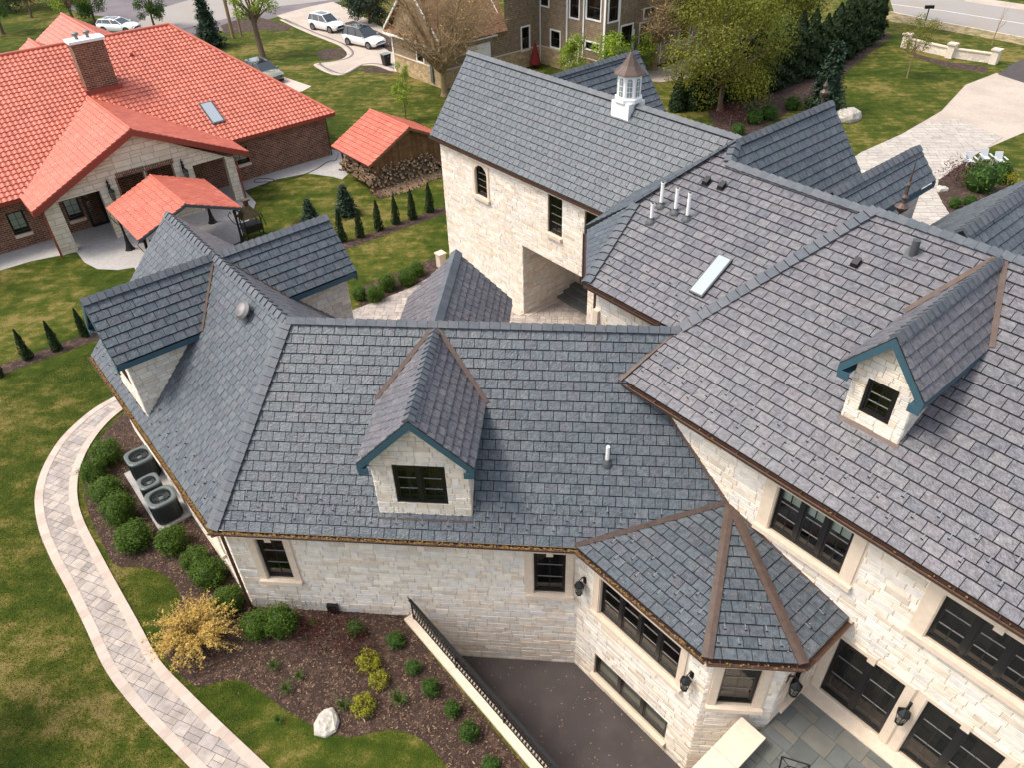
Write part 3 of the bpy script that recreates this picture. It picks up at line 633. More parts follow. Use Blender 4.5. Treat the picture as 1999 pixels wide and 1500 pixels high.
# ---- cupola
cc = rowG(at(1215, 203, 9.91)@A, GR, 9.91); cm = MB(); an = math.radians(45+22.5)
cm.cbox(cc-Z*1.0, A*.95, B*.95, Z*1.1); cm.lathe(cc, [(.56, .06), (.58, .1), (.58, .24), (.5, .27)], 8, 0, ang=an); cm.lathe(cc, [(.5, .2), (.5, 1.1), (.56, 1.12), (.56, 1.17)], 8, 0, ang=an)
cu = cm.build('cupola', M['white'], house)
for i in range(8):
    a = an+math.pi/8+i*math.pi/4; d = V(math.cos(a), math.sin(a), 0); t_ = V(-d[1], d[0], 0); g = MB(); c_ = cc+d*.466
    pts = [c_-t_*.1+Z*.33, c_+t_*.1+Z*.33, c_+t_*.1+Z*.93]+[c_+t_*.1*math.cos(k)+Z*(.93+.1*math.sin(k)) for k in (.6, 1.2, 1.9, 2.5)]+[c_-t_*.1+Z*.93]
    g.prism(pts, [p+d*.004 for p in pts], 0)
    for u in (-.003,): g.box(c_+t_*(u-.006)+Z*.33+d*.004, t_*.014, Z*.69, d*.012, 1)
    for z in (.52, .72, .92): g.box(c_-t_*.1+Z*z+d*.004, t_*.2, Z*.014, d*.012, 1)
    g.build('cupola_window', [M['pane_grey'] if 'pane_grey' in M else M['steel'], M['white']], cu)
cr = MB(); cr.lathe(cc, [(.68, 1.16), (.66, 1.2), (.5, 1.32), (.34, 1.47), (.2, 1.68), (.08, 1.88), (.03, 1.92), (.015, 2.1), (.0, 2.12)], 8, 0, ang=an); cr.build('cupola_roof', M['copper'], cu)
# ---- pipes, vents, skylight
for (x, y, h) in ((1271, 432, .62), (1290, 402, .8), (1318, 414, .8), (1341, 427, .85)):
    p = K(x, y); m_ = MB(); m_.tube(p-Z*.1, p+Z*h, .055, n=14); m_.tube(p+Z*(h-.06), p+Z*h, .063, n=14); o = m_.build('vent_pipe', M['pvc'], house)
    m_ = MB(); m_.lathe(p, [(.18, -.03), (.15, .03), (.08, .1), (.07, .14)], 14); m_.cbox(p-Z*.01-B*.02, A*.3, (B+Z*.6)*.24, Z*.03); m_.build('boot', M['lead'], o)
pF = onplane(1185, 905, F0, rn(Y, RB)); m_ = MB(); m_.tube(pF-Z*.1, pF+Z*.62, .055, n=14); o = m_.build('vent_pipe', M['pvc'], house)
m_ = MB(); m_.lathe(pF, [(.16, -.05), (.13, .04), (.08, .12), (.06, .15)], 14); m_.build('boot', M['lead'], o)
KP = lambda x, y: onplane(x, y, eP, rn(B, .6))
pv = KP(1781, 497); m_ = MB(); m_.tube(pv-Z*.05, pv+Z*.42, .1, n=14); m_.cbox(pv+Z*.01, A*.36, (B+Z*.6)*.3, Z*.03); m_.build('vent_pipe', M['lead'], house)
for (f_, x, y) in ((KP, 1669, 518), (K, 1378, 358), (K, 1408, 367)):
    p = f_(x, y); m_ = MB(); q = (B+Z*.6); m_.box(p-A*.09-q*.1+Z*.03, A*.18, q*.2, Z*.13); m_.cbox(p+Z*.03, A*.26, q*.22, Z*.015); m_.build('roof_vent', M['black'], house)
sk4 = [K(1404, 507), K(1425, 513), K(1374, 575), K(1350, 566)]; sc = sum(sk4)/4; q = unit(B+Z*.6); nn = unit(rn(B, .6))
m_ = MB(); m_.box(sc-A*.24-q*.72, A*.48, q*1.44, nn*.1); o = m_.build('skylight', M['lead'], house)
m_ = MB(); m_.box(sc-A*.2-q*.68+nn*.1, A*.4, q*1.36, nn*.012); m_.build('pane', M['skyglass'] if 'skyglass' in M else M['steel'], o)
vp = onplane(486, 610, F0, rn(B, RB)); nn = unit(rn(B, RB)); m_ = MB()
for (r_, h, r2, h2) in ((.12, 0, .12, .2), (.3, .2, .31, .24), (.31, .24, .22, .33), (.22, .33, .05, .37)): m_.tube(vp+nn*h, vp+nn*h2, r_, r2, 20)
m_.build('roof_fan_vent', M['steel'], house)
# spire finial behind the ridge
fp = at(1757, 415, 10.45); m_ = MB(); m_.lathe(fp, [(.05, -.4), (.04, 0), (.16, .12), (.2, .2), (.06, .3), (.05, .42), (.1, .47), (.05, .55), (.045, .8), (.07, .83), (.03, .9), (.0, 1.75)], 12); m_.build('spire_finial', M['copper'], house)
fp2 = at(1607, 190, 10.9); m_ = MB(); m_.lathe(fp2, [(.05, -.5), (.04, 0), (.14, .12), (.16, .2), (.05, .3), (.09, .42), (.03, .55), (.0, .7)], 10); m_.build('spire_finial', M['copper'], house)
# downspouts
def spout(pts, parent=house):
    m_ = MB()
    for i in range(len(pts)-1): m_.tube(pts[i], pts[i+1], .05, n=8)
    return m_.build('downspout', M['gutter'], parent)
spout([V(-10.3, 13.42, 3.3), V(-10.33, 13.86, 2.9), V(-10.33, 13.88, -.75), V(-10.4, 13.6, -.86)])
spout([V(k0[0]-.05, k0[1]+.1, 7.65), V(k0[0]+.3, k0[1]+.5, 7.2), V(k0[0]+.3, k0[1]+.5, 2)])
spout([b3+V(.0, .0, -.1), b3+V(.1, .25, -.6)-A*.2, b3+V(.1, .25, -3.3)-A*.2])
# ---- wall lanterns
def lantern(p, n, parent=house, s=1.0, name='wall_lantern', m1='iron'):
    n = unit(n); c = p+n*.26*s; m_ = MB()
    m_.cbox(p+n*.015+Z*.1*s, np.cross(n, Z)*.12*s, n*.03, Z*.3*s)
    m_.path([p+n*.03+Z*.35*s, p+n*.14*s+Z*.5*s, p+n*.26*s+Z*.46*s, c+Z*.36*s], .018*s, 6)
    m_.lathe(c, [(.02*s, .38*s), (.06*s, .34*s), (.15*s, .24*s), (.17*s, .2*s)], 6); m_.lathe(c, [(.03*s, -.27*s), (.1*s, -.22*s), (.11*s, -.19*s)], 6)
    for i in range(6):
        a = i*math.pi/3; d0 = V(math.cos(a), math.sin(a), 0); m_.tube(c+d0*.15*s+Z*.21*s, c+d0*.1*s-Z*.2*s, .011*s, n=5)
        d1 = V(math.cos(a+math.pi/3), math.sin(a+math.pi/3), 0); m_.tube(c+d0*.13*s+Z*.02*s, c+d1*.13*s+Z*.02*s, .007*s, n=4)
    o = m_.build(name, M['iron'], parent); g = MB(); g.lathe(c, [(.07*s, -.18*s), (.125*s, .2*s)], 6, 0); g.build('lamp_glass', M['lampglass2'], o); return o
lantern(eb+A*9.42+Z*1.45, -B, s=.95); lantern(eb+A*5.45+Z*1.45, -B, s=.95); lantern(OBR+B*.28+Z*1.75, -A, s=1.0); lantern(OP+A*1.32+Z*1.75, -B, s=1.05)
# small fittings on the front wall
m_ = MB(); m_.box(V(-7.75, 13.86, -.85), X*.35, Y*.12, Z*.4); m_.build('meter_box', M['black'], house)
# snow guards: the first 100 as parts, the rest together
GUARDS.sort(key=lambda g: np.linalg.norm(g[0]-CAMP))
gm = None; rest = MB()
for i, (p, u, v, n) in enumerate(GUARDS):
    b = MB() if i < 100 else rest
    b.box(p-u*.012+n*.0, u*.024, v*.16, n*.008, 0); b.box(p-u*.03-v*.015, u*.06, v*.012, n*.055, 1)
    if i < 100: b.build('snow_guard', [M['guard'], M['under']], house)
if rest.f: tag(rest.build('snow_guard', [M['guard'], M['under']], house), kind='stuff')
# gold flecks lying on the bay roof
fl = MB()
def flecks(pts, n):
    o, u, v, nn, Q = plane_frame(pts); c = 0
    us = [p[0] for p in Q]; vs = [p[1] for p in Q]
    while c < n:
        p = (nf(min(us), max(us)), nf(min(vs), max(vs)))
        if inside(p, Q):
            w_ = o+u*p[0]+v*p[1]+nn*.03; a = nf(0, 3.1); d1 = u*math.cos(a)+v*math.sin(a); d2 = np.cross(nn, d1); l = nf(.02, .05); fl.poly([w_, w_+d1*l, w_+d1*l+d2*.012+nn*.006, w_+d2*.012], 0, rng.random()); c += 1
flecks([b0, b1, AP], 120); flecks([b1, b2, AP], 110); flecks([b2, b3, AP], 90); flecks([eP, L1, R1, R0, qJ], 260); flecks([c0, c1, AP, P0], 60)
tag(fl.build('fallen_catkins', M['fleck'], house), kind='stuff')
# ================================================================ GROUND
def flat(name, pts, z, material, kind='structure', holes=None, th=0):
    loops = [[Vector((p[0], p[1], 0)) for p in pts]]+[[Vector((p[0], p[1], 0)) for p in h] for h in (holes or [])]
    tri = tessellate_polygon(loops); vs = [v for l in loops for v in l]; b = MB()
    for t in tri:
        P = [vs[i] for i in t]; a = (P[1]-P[0]).cross(P[2]-P[0]).z
        if a < 0: P = P[::-1]
        b.poly([(p.x, p.y, z) for p in P], 0)
    o = b.build(name, material); tag(o, kind=kind); return o
def px(L, z=G): return [at(x, y, z) for x, y in L]
def smooth(P, n=8, closed=False):
    P = [np.array(p, float) for p in P]; out = []; N = len(P)
    for i in range(N if closed else N-1):
        g = (lambda k: P[k % N]) if closed else (lambda k: P[min(max(k, 0), N-1)])
        a, b, c, d = g(i-1), g(i), g(i+1), g(i+2)
        for j in range(n):
            t = j/n; out.append(.5*((2*b)+(-a+c)*t+(2*a-5*b+4*c-d)*t*t+(-a+3*b-3*c+d)*t**3))
    if not closed: out.append(P[-1])
    return out
pit = [(-5.0, 13.97), (1.62, 7.35), (5.3, 11.0), (5.3, 14.6), (-5.0, 14.6)]
pat = [(1.9, 7.1), (5.35, 10.6), (6.8, 12.2), (17, 2), (12, -4), (-3, 2)]
flat('ground', [(-190, -60), (190, -60), (190, 260), (-190, 260)], G, M['grass'], holes=[pit])
flat('driveway', [(-7, 16), (1.6, 5.5), (6.3, 10.3), (6.3, 16)], -3.05, M['asphalt'])
fl2 = flat('patio', pat, -.06, M['flagjoint'])
b = MB()   # bluestone flags
def pave(b, O, ux, uy, u0, u1, v0, v1, shape, z, hs, ls, gap, th, seed, m=0):
    r = random.Random(seed); y = v0; Q = [((V(p[0], p[1], 0)-O)@ux, (V(p[0], p[1], 0)-O)@uy) for p in shape]
    if parea(Q) < 0: Q = Q[::-1]
    while y < v1:
        h = r.choice(hs); x = u0-r.random()*.5
        while x < u1:
            l = r.choice(ls); cells = [(x, x+l, y, y+h)]
            if h > .3 and r.random() < .25: cells = [(x, x+l, y, y+h/2), (x, x+l, y+h/2, y+h)]
            for (a, c, d, e) in cells:
                C = clip_rect(Q, a+gap, c-gap, d+gap, e-gap)
                if len(C) > 2 and parea(C) > .002:
                    P = [(O+ux*p+uy*q)*V(1, 1, 0) for p, q in C]; b.prism([p+Z*z for p in P], [p+Z*(z+th+r.uniform(-.002, .003)) for p in P], m, r.random(), r.random())
            x += l
        y += h
pave(b, V(9.4, 9.4, 0), A, -B, -8, 6, .35, 12, pat, -.06, [.45, .6], [.45, .6, .9, .75], .006, .03, 5)
tag(b.build('patio_flags', M['bluestone']), kind='structure')
b = MB(); b.box(V(9.4, 9.4, -.1)+A*4.0-B*.42, -A*9, B*.4, Z*.12); tag(b.build('patio_threshold', M['lime']), kind='structure')
# walkway of pavers between pale borders
wo = smooth(px([(330, 715), (280, 742), (232, 772), (178, 804), (122, 855), (86, 912), (69, 970), (75, 1030), (98, 1090), (132, 1155), (166, 1225), (207, 1312), (262, 1385), (320, 1448), (400, 1530), (470, 1600)]), 6)
wi = smooth(px([(340, 735), (292, 765), (246, 797), (205, 833), (172, 880), (154, 930), (153, 978), (166, 1022), (193, 1075), (227, 1138), (270, 1215), (312, 1290), (370, 1352), (438, 1418), (520, 1495), (600, 1570)]), 6)
wpoly = [(p[0], p[1]) for p in wo]+[(p[0], p[1]) for p in wi[::-1]]
flat('walkway', wpoly, G+.012, M['paverjoint'])
b = MB(); cx = min(p[0] for p in wpoly); cy = min(p[1] for p in wpoly)
d0 = unit(V(.95, -.3, 0)); d1 = V(.3, .95, 0); d1 = unit(d1)
pave(b, V(-15, 10, 0), d0, d1, -16, 16, -14, 22, wpoly, G+.012, [.25, .37, .37], [.25, .37, .5], .007, .03, 9)
def border(b, line, side, wd, z, h, step=.5):
    n = len(line); 
    for i in range(n-1):
        p, q = line[i], line[i+1]; t0 = unit((line[min(i+1, n-1)]-line[max(i-1, 0)])*V(1, 1, 0)); t1 = unit((line[min(i+2, n-1)]-line[i])*V(1, 1, 0))
        m0 = V(-t0[1], t0[0], 0)*side*wd; m1 = V(-t1[1], t1[0], 0)*side*wd; g = (q-p)*.004
        P = [p+g, q-g, q-g+m1, p+g+m0]; P = [k*V(1, 1, 0)+Z*z for k in P]; b.prism(P, [k+Z*h for k in P], 0, rng.random())
tag(b.build('walkway_pavers', M['paver']), kind='structure')
b = MB(); border(b, wo, 1, .3, G-.02, .075); tag(b.build('walkway_border', M['border']), kind='structure')
b = MB(); border(b, wi, -1, .3, G-.02, .075); tag(b.build('walkway_border', M['border']), kind='structure')
# mulch beds
bed = smooth(px([(250, 800), (212, 838), (180, 882), (166, 930), (166, 975), (180, 1022), (205, 1070), (228, 1106), (275, 1108), (318, 1122), (346, 1150), (352, 1182), (330, 1215), (316, 1240), (322, 1280), (345, 1312), (372, 1336), (392, 1342), (430, 1332), (470, 1330), (510, 1352), (545, 1378), (580, 1400), (625, 1425), (680, 1440), (725, 1432), (770, 1426), (815, 1440), (850, 1470), (880, 1510), (900, 1560)]), 4)
bedp = [(p[0], p[1]) for p in bed]+[(1.0, 7.4), (-5.1, 13.6), (-5.1, 14.2), (-10.4, 14.2), (-19.5, 23.5)]
flat('mulch_bed', bedp, G+.006, M['mulch'])
b = MB(); r = random.Random(3); xs = [p[0] for p in bedp]; ys = [p[1] for p in bedp]; c = 0
edge = [(p[0]+r.uniform(-.12, .12), p[1]+r.uniform(-.12, .12)) for p in bed for k in range(3)]
while c < 15000:
    p = (r.uniform(min(xs), max(xs)), r.uniform(min(ys), max(ys)))
    if not inside(p, bedp): continue
    a = r.uniform(0, 6.28); l = r.uniform(.03, .09); w_ = r.uniform(.012, .03); u = V(math.cos(a), math.sin(a), r.uniform(-.4, .4)); v = V(-math.sin(a), math.cos(a), r.uniform(-.4, .4)); o = V(p[0], p[1], G+.012+r.random()*.02)
    b.poly([o, o+u*l, o+u*l+v*w_, o+v*w_], 0, r.random()**1.5); c += 1
tag(b.build('mulch_chips', M['chips']), kind='stuff')
hedge_bed = px([(-20, 745), (110, 705), (205, 668), (205, 640), (100, 672), (-20, 712)])
hb2 = [at(-20, 728), at(880, 405)]
flat('mulch_bed', [hb2[0]-A*.45-B*4, hb2[1]-A*.45, hb2[1]+A*.45, hb2[0]+A*.45-B*4], G+.006, M['mulch'])
flat('mulch_bed', px([(700, 600), (705, 560), (800, 520), (850, 503), (872, 520), (830, 560), (760, 590)]), G+.008, M['mulch'])
# courtyard paving between the wings
court = [WG-A*9, WG+A*5.5-B*.0, at(697, 612), at(700, 585), V(-8, 24, 0), V(-6, 20, 0), V(6, 20, 0)]
court = px([(690, 612), (800, 560), (860, 560), (1023, 616)])
cpoly = [(court[0][0]-1.5, court[0][1]-1), tuple(at(800, 563)[:2]), tuple((WG+A*6.5)[:2]), tuple((WG+B*4)[:2]), tuple((WG+B*4-A*6)[:2]), (8, 22), (0, 19), (-6, 20)]
flat('courtyard', cpoly, G+.01, M['paverjoint']); b = MB()
pave(b, V(-8, 20, 0), X, Y, -4, 18, -2, 20, cpoly, G+.01, [.3, .42, .42], [.3, .42, .6], .008, .03, 12); tag(b.build('courtyard_pavers', M['paver']), kind='structure')
b = MB(); b.box(WG-B*.02+Z*(G+.0), A*6.3, -B*.3, Z*.06); b.box(WG+B*.0-A*.02+Z*(G+.001), -A*.3, B*3.5, Z*.06); tag(b.build('courtyard_border', M['border']), kind='structure')
# concrete around the brick house
flat('terrace', px([(-40, 540), (60, 510), (150, 492), (165, 512), (190, 525), (230, 527), (262, 522), (275, 545), (300, 560), (470, 470), (500, 395), (478, 372), (540, 350), (600, 338), (650, 345), (668, 350), (690, 330), (700, 300), (640, 290), (470, 330), (300, 300), (60, 420), (-60, 470)]), G+.012, M['conc'])
flat('carport_slab', px([(560, 152), (608, 168), (590, 178), (480, 190), (440, 150), (500, 130)]), G+.012, M['border'])
# roads and driveways
flat('road', px([(128, 12), (205, -18), (620, -22), (700, -6), (640, 8), (560, 28), (380, 72), (330, 80), (285, 62), (262, 45), (215, 32), (160, 28)]), G+.01, M['roaddark'])
flat('road', px([(330, 62), (545, 12), (760, -14), (1200, -40), (1190, -70), (500, -40), (300, 20), (250, 60)]), G+.014, M['road'])
dv = px([(540, 30), (605, 12), (650, 3), (690, 22), (755, 58), (790, 100), (790, 142), (760, 138), (733, 127), (700, 128), (660, 146), (616, 127), (640, 122), (668, 116), (681, 108), (680, 98), (664, 86), (640, 76), (595, 58)])
flat('driveway', dv, G+.018, M['drive'])
def band(name, L, wd, z, mm, h=.02, m=1):
    P = smooth(L, 5); b = MB()
    for i in range(len(P)-1):
        t0 = unit(P[i+1]-P[i]); t1 = unit(P[min(i+2, len(P)-1)]-P[min(i+1, len(P)-2)]); n0 = V(-t0[1], t0[0], 0)*wd/2; n1 = V(-t1[1], t1[0], 0)*wd/2
        q = [P[i]-n0, P[i+1]-n1, P[i+1]+n1, P[i]+n0]; q = [k*V(1, 1, 0)+Z*z for k in q]; b.prism(q, [k+Z*h for k in q], 0, rng.random())
    return tag(b.build(name, mm), kind='structure')
e_ = px([(548, 38), (595, 60), (640, 78), (664, 88), (678, 99), (680, 108), (668, 116), (640, 122), (616, 127), (660, 146), (700, 128), (733, 127), (768, 138)])
band('driveway_edge', e_, .35, G+.01, M['border']); band('driveway_edge', [p+V(.35, .35, 0) for p in e_], .22, G+.012, M['roaddark'])
flat('mulch_bed', smooth(px([(618, 103), (640, 95), (665, 95), (676, 104), (664, 113), (632, 115)]), 4, True), G+.008, M['mulch'])
flat('mulch_bed', smooth(px([(702, 137), (725, 130), (755, 133), (768, 143), (735, 142)]), 4, True), G+.008, M['mulch'])
flat('mulch_bed', px([(430, 50), (490, 28), (570, 52), (560, 60), (510, 58), (440, 66)]), G+.016, M['mulch'])
flat('mulch_bed', px([(670, 45), (690, 40), (790, 85), (800, 110), (760, 100)]), G+.019, M['mulch'])
# far right: street, shoulder, driveway
flat('shoulder', px([(1700, 20), (1760, 22), (1880, 45), (2100, 85), (2100, 110), (1960, 80), (1850, 60), (1740, 42)]), G+.008, mat('dry_verge', (.30, .22, .12), .95, var=.4, scale=5, noise2=((.14, .13, .04), 1.5, .45, .6)))
flat('road', px([(1560, -60), (1735, -8), (1745, 24), (1850, 44), (2200, 108), (2300, 40), (2000, 18), (1900, 2), (1750, -45)]), G+.012, M['road'])
b = MB()
for (L, w_) in (([(1745, 24), (1850, 45), (2100, 92)], .12), ([(1740, 8), (1850, 22), (2050, 55)], .12)):
    P = px(L)
    for i in range(len(P)-1):
        t = unit(P[i+1]-P[i]); n = V(-t[1], t[0], 0)*w_; b.poly([k+Z*.018 for k in (P[i], P[i+1], P[i+1]+n, P[i]+n)])
tag(b.build('road_marking', M['white']), kind='structure')
flat('verge_path', px([(1900, -6), (2100, 22), (2100, 34), (1880, 2)]), G+.016, M['drive'])
dr = px([(1560, 380), (1610, 345), (1680, 298), (1760, 262), (1838, 216), (1862, 190), (1885, 165), (1945, 142), (2010, 165), (2060, 200), (2060, 235), (1990, 262), (1920, 292), (1870, 325), (1832, 352), (1828, 375), (1842, 400), (1860, 428), (1800, 470), (1600, 460)])
flat('driveway', dr, G+.01, M['drive'])
pj = px([(1560, 380), (1680, 298), (1760, 262), (1798, 240), (1870, 232), (1958, 268), (1920, 292), (1870, 325), (1832, 352), (1828, 375), (1842, 400), (1860, 428), (1800, 470), (1600, 460)]); pj = [(p[0], p[1]) for p in pj]
b = MB(); pave(b, at(1800, 350), X, Y, -14, 20, -14, 26, pj, G+.01, [.5, .5], [.7, 1.0, .5], .02, .03, 14); tag(b.build('driveway_pavers', mat('pale_paver', rough=.9, var=.1, scale=3, ramp=[(.34, .31, .28), (.42, .38, .34), (.38, .35, .31), (.45, .41, .36)])), kind='structure')
flat('driveway_apron', px([(1948, 145), (1975, 125), (2100, 70), (2200, 120), (2060, 200), (2010, 165)]), G+.014, M['asphalt'])
flat('mulch_bed', smooth(px([(1838, 340), (1862, 322), (1900, 318), (1950, 318), (1990, 340), (1960, 370), (1900, 415), (1868, 425), (1842, 402), (1832, 372)]), 4, True), G+.016, M['mulch'])
flat('mulch_bed', px([(1380, 215), (1480, 178), (1600, 120), (1720, 55), (1740, 70), (1640, 150), (1560, 205), (1470, 262), (1400, 260)]), G+.008, M['mulch'])
flat('mulch_bed', px([(1755, 92), (1800, 108), (1860, 122), (1930, 130), (1955, 108), (1930, 130), (1925, 142), (1850, 132), (1790, 112)]), G+.008, M['mulch'])
# ramp retaining wall, its limestone cap and iron railing
t = thing('retaining_wall', 'low retaining wall with smooth limestone cap running beside the sunken asphalt drive', 'wall', V(-5.0, 13.7, -3))
OR = V(-5.0, 13.95, 0)
ashlar('wall_face', OR+(-A)*.02, -A, [(0, -3.1), (10, -3.1), (10, -.82), (0, -.82)], [], t, out=B, seed=40)
b = MB(); i = 0.0
while i < 10: b.box(OR-B*.3-A*(i+.003)+Z*-.82, -A*1.195, B*.36, Z*.1); i += 1.2
b.build('cap', M['lime'], t)
rl_ = thing('iron_railing', 'black wrought iron railing with bellied balusters on the limestone cap above the sunken drive', 'railing', V(-5.0, 13.7, -.72))
RO = OR-B*.06+Z*-.72-A*.15
b = MB(); b.box(RO+Z*.92-B*.045, -A*10, B*.09, Z*.045); b.box(RO+Z*.86-B*.015, -A*10, B*.03, Z*.02); b.box(RO+Z*.08-B*.015, -A*10, B*.03, Z*.025)
b.tube(RO+Z*.94, RO+A*.12+Z*.98, .025, .01); b.build('handrail', M['iron'], rl_)
def baluster(u):
    b = MB(); o = RO-A*u; pts = [o+Z*.08, o+Z*.2+B*.05, o+Z*.34+B*.1, o+Z*.5+B*.06, o+Z*.66+B*.0, o+Z*.86]
    b.path(pts, .017, 6)
    for k in (-1, 1): b.path([o+Z*.7, o+Z*.78-A*k*.035, o+Z*.84-A*k*.03, o+Z*.83-A*k*.01], .011, 4); b.path([o+Z*.22+B*.05, o+Z*.15-A*k*.035+B*.03, o+Z*.12-A*k*.015+B*.03], .011, 4)
    return b.build('baluster', M['iron'], rl_)
for i in range(72): baluster(.1+i*.125)
for i in range(5):
    b = MB(); b.box(RO-A*(.04+i*2.25)-B*.02-A*-.0, -A*.04, B*.04, Z*.95); b.build('post', M['iron'], rl_)
# patio wall with limestone cap, at the foot of the bay
t = thing('patio_wall', 'stone patio wall with wide pale limestone cap meeting the octagonal bay', 'wall', V(5, 10.4, -1))
PO = V(4.72, 10.55, 0)
ashlar('wall_face', PO-A*.62, -B, [(0, -.1), (6, -.1), (6, .38), (0, .38)], [], t, out=-A, seed=41); ashlar('wall_face', PO, -B, [(0, -3.1), (6, -3.1), (6, .38), (0, .38)], [], t, out=A, seed=42)
b = MB(); i = 0
while i < 6: b.box(PO-B*(i+.003)+A*.05+Z*.38, -B*1.19, -A*.76, Z*.09); i += 1.2
b.build('cap', M['lime'], t)
# garden chair whose back shows at the lower edge
t = thing('patio_chair', 'black metal patio chair, only its back in view at the lower edge of the patio', 'chair', at(1540, 1540, 0))
c = at(1538, 1530, 0); ax = unit(at(1575, 1500, .9)-at(1505, 1478, .9)); ax[2] = 0; fx = V(-ax[1], ax[0], 0); b = MB(); tl = c+Z*.92-ax*.33+fx*.0
b.path([c-ax*.3+Z*.4, c-ax*.33+Z*.95+fx*.12, c+ax*.33+Z*.95+fx*.12, c+ax*.3+Z*.4], .02, 6)
b.path([c-ax*.3+Z*.5, c-ax*.12+Z*.72+fx*.06, c+ax*.12+Z*.72+fx*.06, c+ax*.3+Z*.5], .012, 5); b.path([c-ax*.33+Z*.93+fx*.12, c+Z*.55+fx*.03, c+ax*.33+Z*.93+fx*.12], .012, 5); b.build('backrest', M['iron'], t)
b = MB(); b.box(c-ax*.28-fx*.5+Z*.4, ax*.56, fx*.5, Z*.04); b.build('seat', M['iron'], t)
for sx in (-1, 1):
    for sy in (0, -.48): b = MB(); b.tube(c+ax*.27*sx+fx*sy, c+ax*.27*sx+fx*sy+Z*.4, .014); b.build('leg', M['iron'], t)
# air conditioners beside the left wing
def aircon(p, wdt, h, label):
    t = thing('air_conditioner', label, 'air conditioner', p, 'air conditioning units beside the left wing', rz=math.radians(45)); b = MB(); n = 28
    def ring(r, z, k=4.0):
        out = []
        for i in range(n):
            a = 2*math.pi*i/n; c_, s_ = math.cos(a), math.sin(a); d = (abs(c_)**k+abs(s_)**k)**(-1/k); out.append((r*d*c_, r*d*s_, z))
        return out
    def loft(rs, m=0):
        vs = [p for r_ in rs for p in r_]; b.mesh(vs, [(k*n+i, k*n+(i+1) % n, (k+1)*n+(i+1) % n, (k+1)*n+i) for k in range(len(rs)-1) for i in range(n)], m)
    loft([ring(wdt, .05), ring(wdt, h-.1)]); 
    for i in range(26):
        a = 2*math.pi*i/26; c_, s_ = math.cos(a), math.sin(a); d = (abs(c_)**4+abs(s_)**4)**-.25; q = V(c_*d*wdt, s_*d*wdt, .05); b.box(q, V(-s_, c_, 0)*.015, V(c_, s_, 0)*.015, Z*(h-.15), 0)
    b.build('casing', M['acblack'], t)
    b = MB(); loft([ring(wdt+.02, h-.12), ring(wdt+.03, h-.03), ring(wdt-.02, h), ring(wdt-.1, h-.01, 2.6), ring(wdt-.11, h-.05, 2.4)]); b.build('top_rim', M['acgrey'], t)
    b = MB(); b.lathe((0, 0, 0), [(wdt-.1, h-.28), (wdt-.1, h-.26)], 20); b.lathe((0, 0, 0), [(.09, h-.26), (.09, h-.1), (.05, h-.09)], 12, 1)
    for i in range(3):
        a = i*2.094+.4; u = V(math.cos(a), math.sin(a), 0); v = V(-u[1], u[0], 0); P = [u*.08+v*-.05+Z*(h-.2), u*(wdt-.13)-v*.12+Z*(h-.22), u*(wdt-.13)+v*.1+Z*(h-.15), u*.08+v*.06+Z*(h-.16)]; b.prism(P, [p_+Z*.006 for p_ in P], 0)
    b.build('fan', [M['acblack'], M['acgrey']], t)
    b = MB()
    for i in range(20): a = i*math.pi/10; u = V(math.cos(a), math.sin(a), 0); b.tube(u*.08+Z*(h-.03), u*(wdt-.08)+Z*(h-.035), .004, n=4)
    for r_ in (.12, .2, .28, .36):
        if r_ < wdt-.08: b.path([V(r_*math.cos(i*math.pi/10), r_*math.sin(i*math.pi/10), h-.03) for i in range(21)], .004, 4)
    b.build('grille', M['acgrey'], t)
M['acblack'] = mat('ac_casing', (.018, .024, .026), .5); M['acgrey'] = mat('ac_rim', (.085, .105, .105), .5)
Pa = at(272, 893, .15); Pb = at(291, 943, -.05); Pc = at(314, 973, .1)
for (q, wdt, h, lb) in ((Pa, .47, 1.05, 'large black air conditioner with rounded grey top, farthest of the trio from the corner'), (Pb, .36, .85, 'smallest black air conditioner standing between the two large ones'), (Pc, .47, 1.0, 'large black air conditioner with rounded grey top nearest the house corner')):
    aircon(V(q[0], q[1], G+.1), wdt, h, lb)
pm = (Pa+Pc)/2; b = MB(); b.box(V(pm[0], pm[1], G)-B*.62-A*1.9, A*3.9, B*1.7, Z*.1); tag(b.build('concrete_pad', M['conc']), kind='structure')

